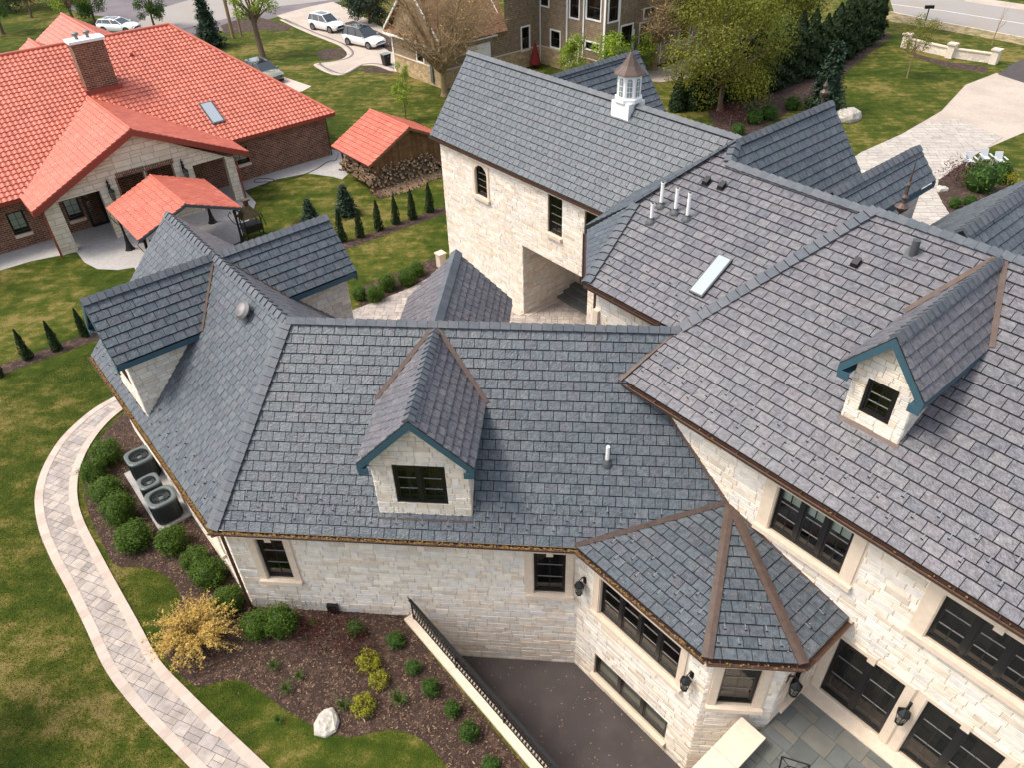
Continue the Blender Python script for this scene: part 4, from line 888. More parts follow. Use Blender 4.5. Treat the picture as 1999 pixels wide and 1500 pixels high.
# short grass standing on the near lawns
def blades(name, polys, holes, dens, seed):
    r_ = np.random.RandomState(seed); allv = []
    for P in polys:
        xs = [p[0] for p in P]; ys = [p[1] for p in P]; n = int(dens*(max(xs)-min(xs))*(max(ys)-min(ys))); pts = np.c_[r_.uniform(min(xs), max(xs), n), r_.uniform(min(ys), max(ys), n)]
        def ins(q, Pl):
            c = np.zeros(len(q), bool)
            for i in range(len(Pl)):
                a, b_ = Pl[i-1], Pl[i]; cond = (a[1] > q[:, 1]) != (b_[1] > q[:, 1])
                with np.errstate(divide='ignore', invalid='ignore'): xx = (b_[0]-a[0])*(q[:, 1]-a[1])/(b_[1]-a[1])+a[0]
                c ^= cond & (q[:, 0] < xx)
            return c
        m_ = ins(pts, P)
        for h in holes: m_ &= ~ins(pts, h)
        allv.append(pts[m_])
    p = np.vstack(allv); n = len(p); a = r_.uniform(0, 6.28, n); l = r_.uniform(.03, .075, n); wd = r_.uniform(.006, .012, n); tilt = r_.uniform(.2, 1.1, n); d = np.c_[np.cos(a), np.sin(a)]; e = np.c_[-d[:, 1], d[:, 0]]
    v = np.zeros((n, 3, 3)); v[:, 0, :2] = p-e*wd[:, None]; v[:, 1, :2] = p+e*wd[:, None]; v[:, :2, 2] = G; v[:, 2, :2] = p+d*(l*np.sin(tilt))[:, None]; v[:, 2, 2] = G+l*np.cos(tilt)
    me = bpy.data.meshes.new(name); me.vertices.add(3*n); me.vertices.foreach_set('co', v.ravel()); me.loops.add(3*n); me.loops.foreach_set('vertex_index', np.arange(3*n)); me.polygons.add(n); me.polygons.foreach_set('loop_start', np.arange(n)*3); me.polygons.foreach_set('loop_total', np.full(n, 3)); me.update(calc_edges=True)
    me.materials.append(M['blade']); at_ = me.attributes.new('rnd', 'FLOAT', 'FACE'); at_.data.foreach_set('value', r_.uniform(0, 1, n)**1.3)
    o = bpy.data.objects.new(name, me); COL.objects.link(o); return tag(o, 'short mown grass, patchy green and straw coloured, along the paved walk', 'grass', kind='stuff')
M['blade'] = leafmat('grass_blade', [(.022, .042, .005), (.042, .068, .007), (.068, .088, .012), (.14, .13, .03), (.26, .21, .08)], .3)
lp_ = [(p[0], p[1]) for p in px([(0, 760), (200, 680), (330, 700), (520, 1500), (900, 1510), (880, 1600), (-150, 1600), (-90, 1000)])]
blades('grass', [lp_], [wpoly, bedp], 420, 3)
f3 = MB(); r = random.Random(77)
for i in range(420):
    p = V(r.uniform(-4, 5), r.uniform(8, 14), -3.045)
    if inside((p[0], p[1]), pit): a = r.uniform(0, 6.28); u = V(math.cos(a), math.sin(a), 0); v = V(-u[1], u[0], 0); l = r.uniform(.02, .06); f3.poly([p, p+u*l, p+u*l+v*.02+Z*.006, p+v*.02], 0, r.random())
tag(f3.build('fallen_leaves', M['fleck']), kind='stuff')
# ================================================================ NEIGHBOURING BRICK HOUSE WITH RED METAL TILE ROOFS
bh = thing('brick_house', 'red brick bungalow with coral red metal tile roof, brick chimney and pale stone porch gable', 'house', at(648, 306))
def red(name, pts, parent, ex=.36, w=.3, mm=None, wave=True):
    o, u, v, n, Q = plane_frame(pts); b = MB(); W = lambda p, h: o+u*p[0]+v*p[1]+n*h
    b.prism([W(p, -.14) for p in Q], [W(p, 0) for p in Q], 1, .5, .5, True)
    u0 = min(p[0] for p in Q); u1 = max(p[0] for p in Q); v0 = min(p[1] for p in Q); v1 = max(p[1] for p in Q); y = v0; pr = [0, .028, .036, .028, 0, -.006] ; K_ = len(pr)
    while y < v1:
        x = u0; sag = [.0, .0, .0, .02, .05, .03]
        while x < u1:
            rr = rng.random()
            for k in range(K_):
                a = x+w*k/K_; c = x+w*(k+1)/K_; ha, hc = pr[k], pr[(k+1) % K_]; dy = -sag[k]*.6
                C = clip_rect(Q, a, c, y+dy, y+ex)
                if len(C) > 2 and parea(C) > 1e-4:
                    f = lambda p: .012+ha+(hc-ha)*(p[0]-a)/(c-a)+.045*max(0, 1-(p[1]-y)/ex)
                    b.prism([W(p, -.0) for p in C], [W(p, f(p)) for p in C], 0, rr)
            x += w
        y += ex
    return b.build(name, [mm or M['redtile'], M['reddark']], parent)
def redcap(p0, p1, parent, r_=.11): b = MB(); b.tube(p0+Z*.03, p1+Z*.03, r_, n=10); return b.build('ridge_cap', M['redtile'], parent)
R_ = lambda a, b_, z: A*a+B*b_+Z*z
EA, EZ, ER = 49.85, 2.15, 24.8; RA, RZ2, RRb = 59.7, 7.55, 18.2
red('roof_slope', [R_(EA, ER, EZ), R_(RA, RRb, RZ2), R_(RA, -9, RZ2), R_(EA, -9, EZ)], bh)
red('roof_slope', [R_(EA, ER, EZ), R_(2*RA-EA, ER, EZ), R_(RA, RRb, RZ2)], bh)
red('roof_slope', [R_(2*RA-EA, ER, EZ), R_(2*RA-EA, -9, EZ), R_(RA, -9, RZ2), R_(RA, RRb, RZ2)], bh)
redcap(R_(RA, -9, RZ2), R_(RA, RRb, RZ2), bh); redcap(R_(RA, RRb, RZ2), R_(EA, ER, EZ), bh)
# cross gables rising behind the main ridge
for (x, y, zz, wd) in ((120, 27, 6.6, 5.2), (57, 77, 6.4, 3)):
    g_ = at(x, y, zz); a_, b_ = g_@A, g_@B
    red('roof_slope', [R_(a_, b_, zz), R_(RA-2, b_, zz), R_(RA-2, b_-wd, zz-wd*.62), R_(a_, b_-wd, zz-wd*.62)], bh); red('roof_slope', [R_(a_, b_, zz), R_(RA-2, b_, zz), R_(RA-2, b_+wd, zz-wd*.62), R_(a_, b_+wd, zz-wd*.62)], bh)
    redcap(R_(a_, b_, zz), R_(RA-2, b_, zz), bh)
# porch
pa, pb0, pb1, pm_, pz = 47.25, 4.15, 17.0, 10.6, 5.2; pe = 2.15; mback = EA+(pz-EZ)/.548
red('porch_roof', [R_(pa, pm_, pz), R_(mback, pm_, pz), R_(EA+.2, pb0, pe), R_(pa, pb0, pe)], bh); red('porch_roof', [R_(pa, pm_, pz), R_(mback, pm_, pz), R_(EA+.2, pb1, pe), R_(pa, pb1, pe)], bh, mm=M['redtile'])
redcap(R_(pa, pm_, pz), R_(mback, pm_, pz), bh, .09)
b = MB()
for q in (pb0, pb1): b.box(R_(pa-.03, pm_, pz-.35), R_(pa, q, pe)-R_(pa, pm_, pz), A*.05, Z*.36)
b.box(R_(EA-.02, -9, EZ-.2), B*(9+ER), A*.04, Z*.18); b.box(R_(EA, ER-.02, EZ-.2), A*19.7, B*.04, Z*.18); b.box(R_(pa, pb0-.02, pe-.3), A*2.8, B*.05, Z*.25); b.box(R_(pa, pb1-.02, pe-.3), A*2.8, B*.05, Z*.25)
b.poly([R_(pa, pb0, pe-.25), R_(pa+.5, pb0, pe-.25), R_(pa+.5, pm_, pz-.25), R_(pa, pm_, pz-.25)]); b.poly([R_(pa, pb1, pe-.25), R_(pa+.5, pb1, pe-.25), R_(pa+.5, pm_, pz-.25), R_(pa, pm_, pz-.25)])
b.build('fascia', M['reddark'], bh)
GA = A*47.65
def ub(x, y, o=GA): return vline(x, y, o, B)@B
holes = []
def opn(tl, tr, bot): a = ub(*tl); c = ub(*tr); z = (vline(*tl, GA, B)[2]+vline(*tr, GA, B)[2])/2; return (a, c, bot, z)
h1 = opn((112, 393), (195, 373), G-.2); h2 = opn((226, 346), (280, 333), -.1); h3 = opn((284, 331), (336, 318), -.1); h4 = opn((375, 322), (438, 307), G-.2)
cL = ub(150, 492)-.75; cR = ub(478, 396)+.05
gw = ashlar('porch_gable_wall', GA, B, [(cL, G-.1), (cR, G-.1), (cR, pe-.3), (pm_, pz-.3), (cL, pe-.3)], [h1, h2, h3, h4], bh, material=M['creamstone'], mort=M['veneermortar'], out=-A, seed=50, hs=(.2, .42), ls=(.4, 1.1), depth=.45, gap=.012)
b = MB()
for h in (h2, h3):
    u = h[0]
    while u < h[1]: b.box(GA+B*u+Z*(h[3]-.02)-A*.05, B*.075, A*.06, Z*.3); u += .1
    b.box(GA+B*(h[0]-.08)-A*.04+Z*h[2], B*.1, A*.05, Z*(h[3]-h[2])); 
b.build('brick_arch', M['brick'], bh)
for q in (cL, cR-.0):   # brick-red side of the end columns
    b = MB(); b.box(GA+B*(q-.03 if q == cL else q)+A*.02+Z*G, B*.03, A*.5, Z*3.0); b.build('column_side', M['brick'], bh)
b = MB(); b.box(GA+A*.06+B*cL+Z*G, B*.55, A*.5, Z*2.9); b.box(GA+A*.06+B*(cR-.5)+Z*G, B*.5, A*.5, Z*2.9); b.build('porch_column', M['creamstone'], bh)
BWl = A*50.35
b = MB()
wb_ = [(-9, 24.15)]
def wallbox(bm, O, ux, u0, u1, z0, z1, holes_):
    for (a, c, d, e) in minus((u0, u1, z0, z1), holes_): bm.poly([O+ux*a+Z*d, O+ux*c+Z*d, O+ux*c+Z*e, O+ux*a+Z*e], 0)
    n = np.cross(ux, Z)
    for (a, c, d, e) in holes_:
        for q in (((a, d), (c, d)), ((c, d), (c, e)), ((c, e), (a, e)), ((a, e), (a, d))): bm.poly([O+ux*q[0][0]+Z*q[0][1], O+ux*q[1][0]+Z*q[1][1], O+ux*q[1][0]+Z*q[1][1]-n*.3, O+ux*q[0][0]+Z*q[0][1]-n*.3], 0)
def wpx(O, d, tl, br): p = vline(*tl, O, d); q = vline(*br, O, d); return (p@d, q@d, q[2], p[2])
bw = [wpx(BWl, B, (22, 418), (50, 450)), wpx(BWl, B, (131, 392), (155, 422)), wpx(BWl, B, (470, 310), (478, 322))]
bw = [(-.3+min(a, c), max(a, c)+.3, min(d, e)-.1, max(d, e)+.1) for a, c, d, e in bw]; bw[2] = (bw[2][0]-.3, bw[2][0]+.9, .3, 1.4)
wallbox(b, BWl, B, -9, 24.15, G, EZ-.1, bw); b.poly([BWl+B*24.15+Z*G, BWl+B*24.15+A*18+Z*G, BWl+B*24.15+A*18+Z*2, BWl+B*24.15+Z*2]); b.build('wall', M['brick'], bh)
M['greenpane'] = mat('aqua_window', (.16, .26, .21), .15, spec=.7)
for h in bw:
    w_ = window(bh, BWl, B, -A, *h, cols=2, rows=3, sill=.06, room=.5, fr=.05, blind=.8)
for (a, z0) in ((12.5, 0), ):
    window(bh, BWl-A*.25, B, -A, 7.2, 9.2, G+.05, 1.6, leaves=2, cols=1, rows=1, room=.5); 
# chimney
nM = rn(A, .548); pc = R_(EA, 0, EZ); cb_ = onplane(174, 184, pc, nM); cb2 = onplane(236, 174, pc, nM); cw = (cb2-cb_)@B
ct = vline(135, 88, cb_, B)[2]; b = MB(); b.box(cb_*V(1, 1, 0)+Z*(cb_[2]-.4), B*cw, A*1.0, Z*(ct-cb_[2]+.4)); ch = b.build('chimney', M['brick'], bh)
b = MB(); b.box(cb_*V(1, 1, 0)+Z*ct-B*.12-A*.12, B*(cw+.24), A*1.24, Z*.16); b.build('chimney_cap', M['white'], ch)
for k in (.45, 1.0): b = MB(); c_ = cb_*V(1, 1, 0)+Z*(ct+.16)+B*cw*k*.62+A*.5; b.lathe(c_, [(.1, 0), (.1, .22), (.2, .24), (.2, .36), (.14, .4)], 12); b.build('flue_cowl', M['steel'], ch)
b = MB(); b.box(cb_-B*.15-A*.14-Z*.05, B*(cw+.3), A*.15, Z*.32); b.build('chimney_flashing', M['reddark'], ch)
s4 = [onplane(x, y, pc, nM) for x, y in ((389, 203), (416, 201), (440, 238), (412, 244))]; sc = sum(s4)/4; q = unit(A+Z*.548); nn = unit(nM); sw = np.linalg.norm(s4[1]-s4[0]); sl = abs((s4[3]-s4[0])@q)
b = MB(); b.box(sc-B*sw/2-q*sl/2, B*sw, q*sl, nn*.14); o = b.build('skylight', M['lead'], bh); b = MB(); b.box(sc-B*(sw/2-.09)-q*(sl/2-.1)+nn*.14, B*(sw-.18), q*(sl-.2), nn*.015); b.build('pane', M['skyglass'], o)
for (x, y) in ((217, 378), (360, 338)):
    p = vline(x, y, GA, B); lantern(p-A*.02, -A, bh, 1.2); b = MB(); p2 = p+Z*.55-A*.1; b.lathe(p2, [(.02, -.1), (.12, 0), (.04, .12), (.1, .2), (.03, .3), (.0, .5)], 8); b.build('lantern_crest', M['iron'], bh)
b = MB(); dp = R_(48.9, 16.9, 0); b.tube(R_(pa+.4, cR+.12, 1.9), R_(pa+.4, cR+.12, G), .05, n=8); b.tube(R_(47.3, cL-.12, 1.9), R_(47.3, cL-.12, G), .05, n=8); b.build('downspout', M['reddark'], bh); b = MB(); b.tube(R_(50.28, 24.2, 2), R_(50.28, 24.2, G), .05, n=8); b.build('downspout', M['gutter'], bh)
# garden hose on the terrace
b = MB(); hz = G+.035; b.path(smooth(px([(505, 362), (520, 358), (535, 350), (505, 348), (500, 355), (560, 350), (610, 333), (640, 315), (655, 312), (660, 300)], hz), 6), .02, 5); tag(b.build('garden_hose', M['plastic']), 'thin dark garden hose lying loose along the concrete beside the brick wall', 'hose')
flat('terrace', px([(1185, 150), (1300, 128), (1395, 92), (1420, 100), (1352, 152), (1290, 160)]), G+.012, M['drive'])
# ---- canopy with red tile roof and flared iron legs
cz = 1.7; cE = at(270, 470, cz); cAp = vline(362, 399, cE, B); cR_ = vline(471, 407, cE, B); cBk = (at(213, 405, cz)-cE)@A
cp = thing('garden_canopy', 'small open canopy with coral red tile gable roof and flared dark iron legs', 'canopy', (cE[0]+1.4, cE[1]+1.4, G)); wR = (cAp-cE)@B; hR = cAp[2]-cz
cE2 = cE+B*(2*wR); 
red('roof_slope', [cE, cAp, cAp+A*cBk, cE+A*cBk], cp, w=.25); red('roof_slope', [cE2, cAp, cAp+A*cBk, cE2+A*cBk], cp, w=.25); redcap(cAp, cAp+A*cBk, cp, .07)
b = MB(); b.box(cE-Z*.12-A*.02, cAp-cE, A*.05, Z*.12); b.box(cE2-Z*.12-A*.02, cAp-cE2, A*.05, Z*.12); b.box(cE-Z*.2+A*.1+B*.15, A*(cBk-.2), B*.08, Z*.1); b.box(cE2-Z*.2+A*.1-B*.25, A*(cBk-.2), B*.08, Z*.1); b.build('fascia', M['teal'], cp)
for (u, v) in ((.35, .3), (2*wR-.35, .3), (.35, cBk-.4), (2*wR-.35, cBk-.4)):
    p = V(cE[0], cE[1], G)+B*u+A*v; b = MB(); b.lathe(p, [(.3, 0), (.22, .12), (.13, .45), (.07, 1.0), (.06, 1.7), (.1, 2.45)], 8)
    for k in range(4): a = k*1.57+.4; d = V(math.cos(a), math.sin(a), 0); b.path([p+Z*1.5, p+d*.25+Z*1.8, p+d*.4+Z*2.2, p+d*.25+Z*2.4, p+d*.2+Z*2.25], .02, 5)
    b.build('leg', M['iron'], cp)
b = MB(); b.box(V(cE[0], cE[1], G+.75)+B*1.1+A*.5, B*1.1, A*.9, Z*.06); b.box(V(cE[0], cE[1], G)+B*1.2+A*.6, B*.9, A*.7, Z*.75); b.build('counter', M['creamstone'], cp)
gp = at(497, 462); gr = thing('garden_grill', 'ornate iron and bronze garden grill with pyramid hood beside the canopy', 'grill', gp); k = V(gp[0], gp[1], G)
b = MB(); b.box(k-B*.55-A*.4+Z*.5, B*1.1, A*.8, Z*.42)
for u in (-.5, .5):
    for v in (-.35, .35): b.tube(k+B*u+A*v, k+B*u+A*v+Z*1.5, .035, n=6)
b.build('firebox', M['iron'], gr); b = MB(); t0 = [k+B*u+A*v+Z*1.4 for u, v in ((-.6, -.45), (.6, -.45), (.6, .45), (-.6, .45))]; t1 = [k+B*u+A*v+Z*2.05 for u, v in ((-.15, -.12), (.15, -.12), (.15, .12), (-.15, .12))]; b.prism(t0, t1, 0); b.box(k-B*.12-A*.1+Z*2.05, B*.24, A*.2, Z*.3); b.cbox(k+Z*2.35, B*.45, A*.35, Z*.08); b.build('hood', M['bronze'], gr)
b = MB(); b.path([k+B*.62+Z*.9, k+B*.8+Z*1.1, k+B*.7+Z*1.4, k+B*.9+Z*.5], .02, 5); b.path([k-B*.62+Z*.9, k-B*.8+Z*.7, k-B*.75+Z*.4], .02, 5); b.build('scrollwork', M['iron'], gr)
# ---- firewood shed
s0_ = at(795, 350); sE = vline(720, 325, s0_, B); sz = sE[2]; sAp = vline(799, 249, s0_, B); sBk = (at(647, 285, sz)-sE)@A; ww_ = (sAp-sE)@B; sE2 = sE+B*2*ww_
sh = thing('firewood_shed', 'small timber shed with coral red tile roof and brown board gable above the firewood', 'shed', (sAp[0], sAp[1], G))
red('roof_slope', [sE, sAp, sAp+A*sBk, sE+A*sBk], sh); red('roof_slope', [sE2, sAp, sAp+A*sBk, sE2+A*sBk], sh); redcap(sAp, sAp+A*sBk, sh, .08)
b = MB(); b.box(sE-Z*.16-A*.02, sAp-sE, A*.05, Z*.14); b.box(sE2-Z*.16-A*.02, sAp-sE2, A*.05, Z*.14); b.build('fascia', M['boards'], sh)
b = MB(); u = .5; o_ = sE+A*.35
while u < 2*ww_-.5:
    top = sz+hR*0+(sAp[2]-sz)*(1-abs(u+.07-ww_)/ww_)-.2; b.box(V(o_[0], o_[1], G)+B*u, B*.13, A*.04, Z*(top-G), 0, rng.random()); u += .135
b.box(V(o_[0], o_[1], 1.05)+B*.5-A*.03, B*(2*ww_-1), A*.03, Z*.1, 0, .9); b.build('board_wall', M['boards'], sh)
for v in (.6, sBk-.5):
    for u in (.45, 2*ww_-.55): b = MB(); b.box(V(sE[0], sE[1], G)+A*v+B*u, A*.12, B*.12, Z*(sz-G+.1), 0, .3); b.build('post', M['boards'], sh)
# firewood heap: split logs
hc = V(sE[0], sE[1], G)+B*ww_*1.05-A*1.1
outl = px([(663, 335), (690, 355), (742, 387), (800, 372), (862, 345), (858, 312), (800, 290), (730, 305), (680, 318)]); hcx = sum(outl)/len(outl)
def heap(p):
    d = p[:2]-hcx[:2]; a = abs(d@B[:2])/3.2; c = d@A[:2]; q = abs(c)/(2.4)
    return 2.1*max(0, 1-max(a, q)**2.2)
def logmesh(seed):
    r = random.Random(seed); n = r.choice([3, 4, 5, 7]); b = MB(); rad = r.uniform(.06, .1); L_g = r.uniform(.36, .46)
    pts = [V(-L_g/2, math.cos(2*math.pi*i/n+.3)*rad*r.uniform(.75, 1.15), math.sin(2*math.pi*i/n+.3)*rad*r.uniform(.75, 1.15)) for i in range(n)]; q = [p+V(L_g, 0, 0) for p in pts]
    b.mesh(pts+q, [(i, (i+1) % n, n+(i+1) % n, n+i) for i in range(n)], 0, r.uniform(0, .45)); b.mesh(pts+q, [tuple(range(n-1, -1, -1)), tuple(range(n, 2*n))], 0, r.uniform(.65, 1)); return b
protos = []
lr = random.Random(5); cnt = 0; mass = MB(); opoly = [(p[0], p[1]) for p in outl]
oxs = [p[0] for p in opoly]; oys = [p[1] for p in opoly]
NL = 1700; done = 0
while done < NL:
    p = V(lr.uniform(min(oxs), max(oxs)), lr.uniform(min(oys), max(oys)), 0)
    if not inside((p[0], p[1]), opoly): continue
    z = G+.05+heap(p)*(1 if done < 1100 else lr.uniform(.8, 1)); a = lr.choice([math.radians(-45), math.radians(-45), math.radians(-60), lr.uniform(0, 3.14)])+lr.uniform(-.25, .25); tl = lr.uniform(-.25, .25)
    Mx = Matrix.Translation((p[0], p[1], z)) @ Matrix.Rotation(a, 4, 'Z') @ Matrix.Rotation(tl, 4, 'Y') @ Matrix.Rotation(lr.uniform(0, 6), 4, 'X')
    if done < 300:
        k_ = done % 12
        if len(protos) <= k_:
            o = logmesh(k_+60).build('firewood_log', M['wood']); protos.append(o)
        else: o = protos[k_].copy(); COL.objects.link(o)
        o.matrix_world = Mx; tag(o, 'split firewood log lying in the heap in front of the timber shed', 'log', 'split logs heaped by the shed')
    else:
        lm = logmesh(60+done % 12); 
        for f, rr in zip(lm.f, lm.r): mass.poly([Mx @ Vector(lm.v[i]) for i in f], 0, rr)
    done += 1
n_ = 14
for i in range(n_):
    for j in range(n_):
        P = []
        for (ii, jj) in ((i, j), (i+1, j), (i+1, j+1), (i, j+1)):
            p = hcx+B*(-3.2+6.4*ii/n_)+A*(-2.4+4.8*jj/n_); P.append(V(p[0], p[1], G-.02+heap(p)*.82))
        if inside((P[0][0], P[0][1]), opoly) and inside((P[2][0], P[2][1]), opoly): mass.poly(P, 0, .1)
tag(mass.build('firewood_pile', M['wood']), kind='stuff')
# ================================================================ TAN HOUSE AT THE TOP
th_ = thing('shingle_house', 'large taupe sided house with tan stone base, brown shingle roofs and white trim', 'house', at(865, 178))
C1 = at(772, 138); C2 = C1-A*np.dot(C1-vline(866, 150, C1, A), A); Lc = abs((C2-C1)@A)
zb_ = vline(770, 105, C1, A)[2]; ze_ = vline(772, 58, C1, A)[2]
Cin = vline(1055, 130, C2, B); LB = (Cin-C2)@B; Cr = vline(1180, 100, Cin, A); LR = abs((Cr-Cin)@A)
O1 = V(C1[0], C1[1], 0); O2 = V(C2[0], C2[1], 0); O3 = V(Cin[0], Cin[1], 0); O4 = V(Cr[0], Cr[1], 0)
ap = LB*.62
def hwin(O, d, tl, br): p = vline(*tl, O, d); q = vline(*br, O, d); a = sorted(((p-O)@d, (q-O)@d)); return (a[0], a[1], min(p[2], q[2]), max(p[2], q[2]))
wA = [hwin(O1, -A, (812, 80), (828, 122))]; wB = [hwin(O2, B, (1018, 54), (1033, 94))]
wC = [hwin(O3, -A, (1076, 58), (1093, 94)), hwin(O3, -A, (1113, 78), (1128, 122)), hwin(O3, -A, (1144, 80), (1169, 100)), hwin(O3, -A, (1114, -14), (1130, 36)), hwin(O3, -A, (1147, -10), (1172, 40)), hwin(O3, -A, (1056, -14), (1071, 12))]
def lay(O, ux, u0, u1, top, wins, n):
    b = MB(); wallbox(b, O, ux, u0, u1, zb_, top, [w for w in wins]); b.build('siding_wall', M['siding'], th_)
    b = MB(); wallbox(b, O+n*.05, ux, u0, u1, G-.1, zb_, []); b.build('stone_base', M['tanbrick'], th_)
    b = MB(); b.box(O+ux*u0+Z*zb_, ux*(u1-u0), n*.1, Z*.1); b.build('base_ledge', M['lime'], th_)
    for w_ in wins: window(th_, O, ux, n, *w_, cols=1, rows=2, room=.6, fr=.05, trim=0); t = MB(); a, c, d, e = w_; [t.box(O+ux*q[0]+Z*q[1], ux*q[2], n*.06, Z*q[3]) for q in ((a-.12, d-.12, .12, e-d+.24), (c, d-.12, .12, e-d+.24), (a, e, c-a, .12), (a, d-.12, c-a, .12))]; t.build('window_trim', M['white'], th_)
top2 = ze_+6
lay(O1, -A, 0, Lc, ze_, wA, -B); lay(O2, B, 0, ap, ze_, [], -A); lay(O2, B, ap, LB, top2, [(w[0], w[1], w[2], w[3]) for w in wB], -A); lay(O3, -A, 0, LR, top2, wC, -B)
O5 = O4; wD = [hwin(O5, B, (1258, 18), (1279, 30)), hwin(O5, B, (1213, 52), (1232, 90)), hwin(O5, B, (1250, 46), (1283, 96)), hwin(O5, B, (1330, 28), (1348, 80)), hwin(O5, B, (1190, -10), (1206, 38))]
LD5 = (vline(1362, 60, O5, B)-O5)@B
lay(O5, B, 0, LD5, top2, wD, -A)
b = MB()
for (O, d, u) in ((O1, -A, 0), (O1, -A, Lc-.15), (O3, -A, LR-.2)): b = MB(); b.box(O+d*u-B*.03+Z*G, d*.2, -B*.04, Z*(top2 if O is O3 else ze_)-Z*G); b.build('corner_board', M['white'], th_)
for x in (1106, 1138): b = MB(); p = vline(x, 60, O3, A); b.box(V(p[0], p[1], G)-B*.04, -A*.16, -B*.04, Z*(top2-G)); b.build('corner_board', M['white'], th_)
for x in (1206, 1236, 1290, 1345, 1361): b = MB(); p = vline(x, 60, O5, B); b.box(V(p[0], p[1], G)-A*.04, B*.14, -A*.04, Z*((top2 if x in (1206, 1361) else ze_)-G)); b.build('corner_board', M['white'], th_)
b = MB(); b.tube(O3+Z*G-B*.1-A*.1, O3+Z*top2-B*.1-A*.1, .05, n=6); b.build('downspout', M['white'], th_)
# garage gable: pent roof, white rakes, brown slopes
gz = ze_+4.2; mid = O1-A*Lc/2; ov = .5
sl_ = MB(); P = [O1+A*ov-B*.55+Z*(ze_-.25), O2-A*ov-B*.55+Z*(ze_-.25), O2-A*ov+B*.3+Z*(ze_+.35), O1+A*ov+B*.3+Z*(ze_+.35)]; sl_.prism(P, [p+Z*.08 for p in P]); sl_.build('pent_roof', M['shingle'], th_)
b = MB(); b.box(O1+A*ov-B*.58+Z*(ze_-.4), O2-O1-A*2*ov, B*.04, Z*.18)
for q in (O1+A*ov, O2-A*ov): b.box(q-B*.45+Z*(ze_-.1), mid-q+Z*(gz-ze_), B*.06, Z*.28)
b.box(O2-A*ov-B*.5+Z*(ze_-.25), B*ap*.9, A*.05, Z*.16); b.build('rake_board', M['white'], th_)
b = MB(); P = [O1+Z*ze_, O2+Z*ze_, mid+Z*gz]; b.poly(P); b.build('gable_wall', M['siding'], th_)
for (q, nm) in ((O1+A*ov, 0), (O2-A*ov, 1)):
    b = MB(); P = [q-B*.45+Z*(ze_), mid-B*.45+Z*(gz+.1), mid+B*(ap+1.5)+Z*(gz+.1), q+B*(ap)+Z*(ze_)]; b.prism([p-Z*.15 for p in P], P, bottom=True); b.build('roof_slope', M['shingle'], th_)
pb_ = vline(985, 55, O2, B); b = MB(); q = O2+B*ap+Z*(ze_); b.box(q-A*.1, mid-O2+Z*(gz-ze_), -B*.1, Z*.3); b.build('rake_board', M['white'], th_)
b = MB(); P = [O2+B*ap+A*-.5+Z*top2, O4-A*.5-B*.5+Z*top2, O5-A*.5+B*(LD5+.5)+Z*(top2+.1), O2+B*(ap+9+LD5)+A*5+Z*(top2+4)]; b.prism([p-Z*.2 for p in P], P, bottom=True); b.build('roof_slope', M['shingle'], th_)
pw = vline(909, 92, O2, B); pw2 = vline(957, 112, O2, B); b = MB(); b.box(O2+B*((pw-O2)@B)-A*.06+Z*G, B*((pw2-pw)@B), -A*.05, Z*(pw[2]-G)); b.build('garage_door', M['white'], th_)
# the dark red awning on the corner, a meter box and small fittings
aw = thing('patio_umbrella', 'closed dark red patio umbrella standing in the corner of the taupe house', 'umbrella', V(Cin[0]-1.2, Cin[1]-1.2, G)); k = V(Cin[0]-.4, Cin[1]-1.6, G)
b = MB(); b.lathe(k, [(.3, .25), (.55, .4), (.4, 1.0), (.16, 1.9), (.04, 2.3)], 12); b.build('canopy_cloth', M['red_cloth'] if 'red_cloth' in M else mat('red_cloth', (.16, .012, .01), .9), aw); b = MB(); b.tube(k, k+Z*2.5, .03); b.lathe(k, [(.3, 0), (.3, .1)], 12); b.build('pole', M['iron'], aw)
mb = vline(846, 168, O1, A); b = MB(); b.box(V(mb[0], mb[1], G+.3)-B*.2, -A*.35, B*.2, Z*1.5); tag(b.build('utility_meter', M['acgrey']), 'grey utility meter cabinet on the stone base of the taupe house', 'utility meter')
# bin
t = thing('wheelie_bin', 'black wheeled rubbish bin standing at the corner of the taupe house', 'bin', at(755, 127)); k = at(755, 127)
b = MB(); q0_ = [k+A*u+B*v for u, v in ((-.28, -.28), (.28, -.28), (.28, .28), (-.28, .28))]; q1_ = [k+A*u+B*v+Z*1.0 for u, v in ((-.36, -.38), (.36, -.38), (.36, .38), (-.36, .38))]; b.prism(q0_, q1_, bottom=True); b.build('bin_body', M['plastic'], t)
b = MB(); b.box(k-A*.4-B*.42+Z*1.0, A*.8, B*.84+Z*.02, Z*.08); b.tube(k-A*.3+B*.45+Z*1.0, k+A*.3+B*.45+Z*1.0, .025); b.build('lid', M['carblack'], t)
for u in (-.3, .3): b = MB(); b.tube(k+A*(u-.03)+B*.3+Z*.1, k+A*(u+.03)+B*.3+Z*.1, .1, n=12); b.build('wheel', M['tyre'], t)
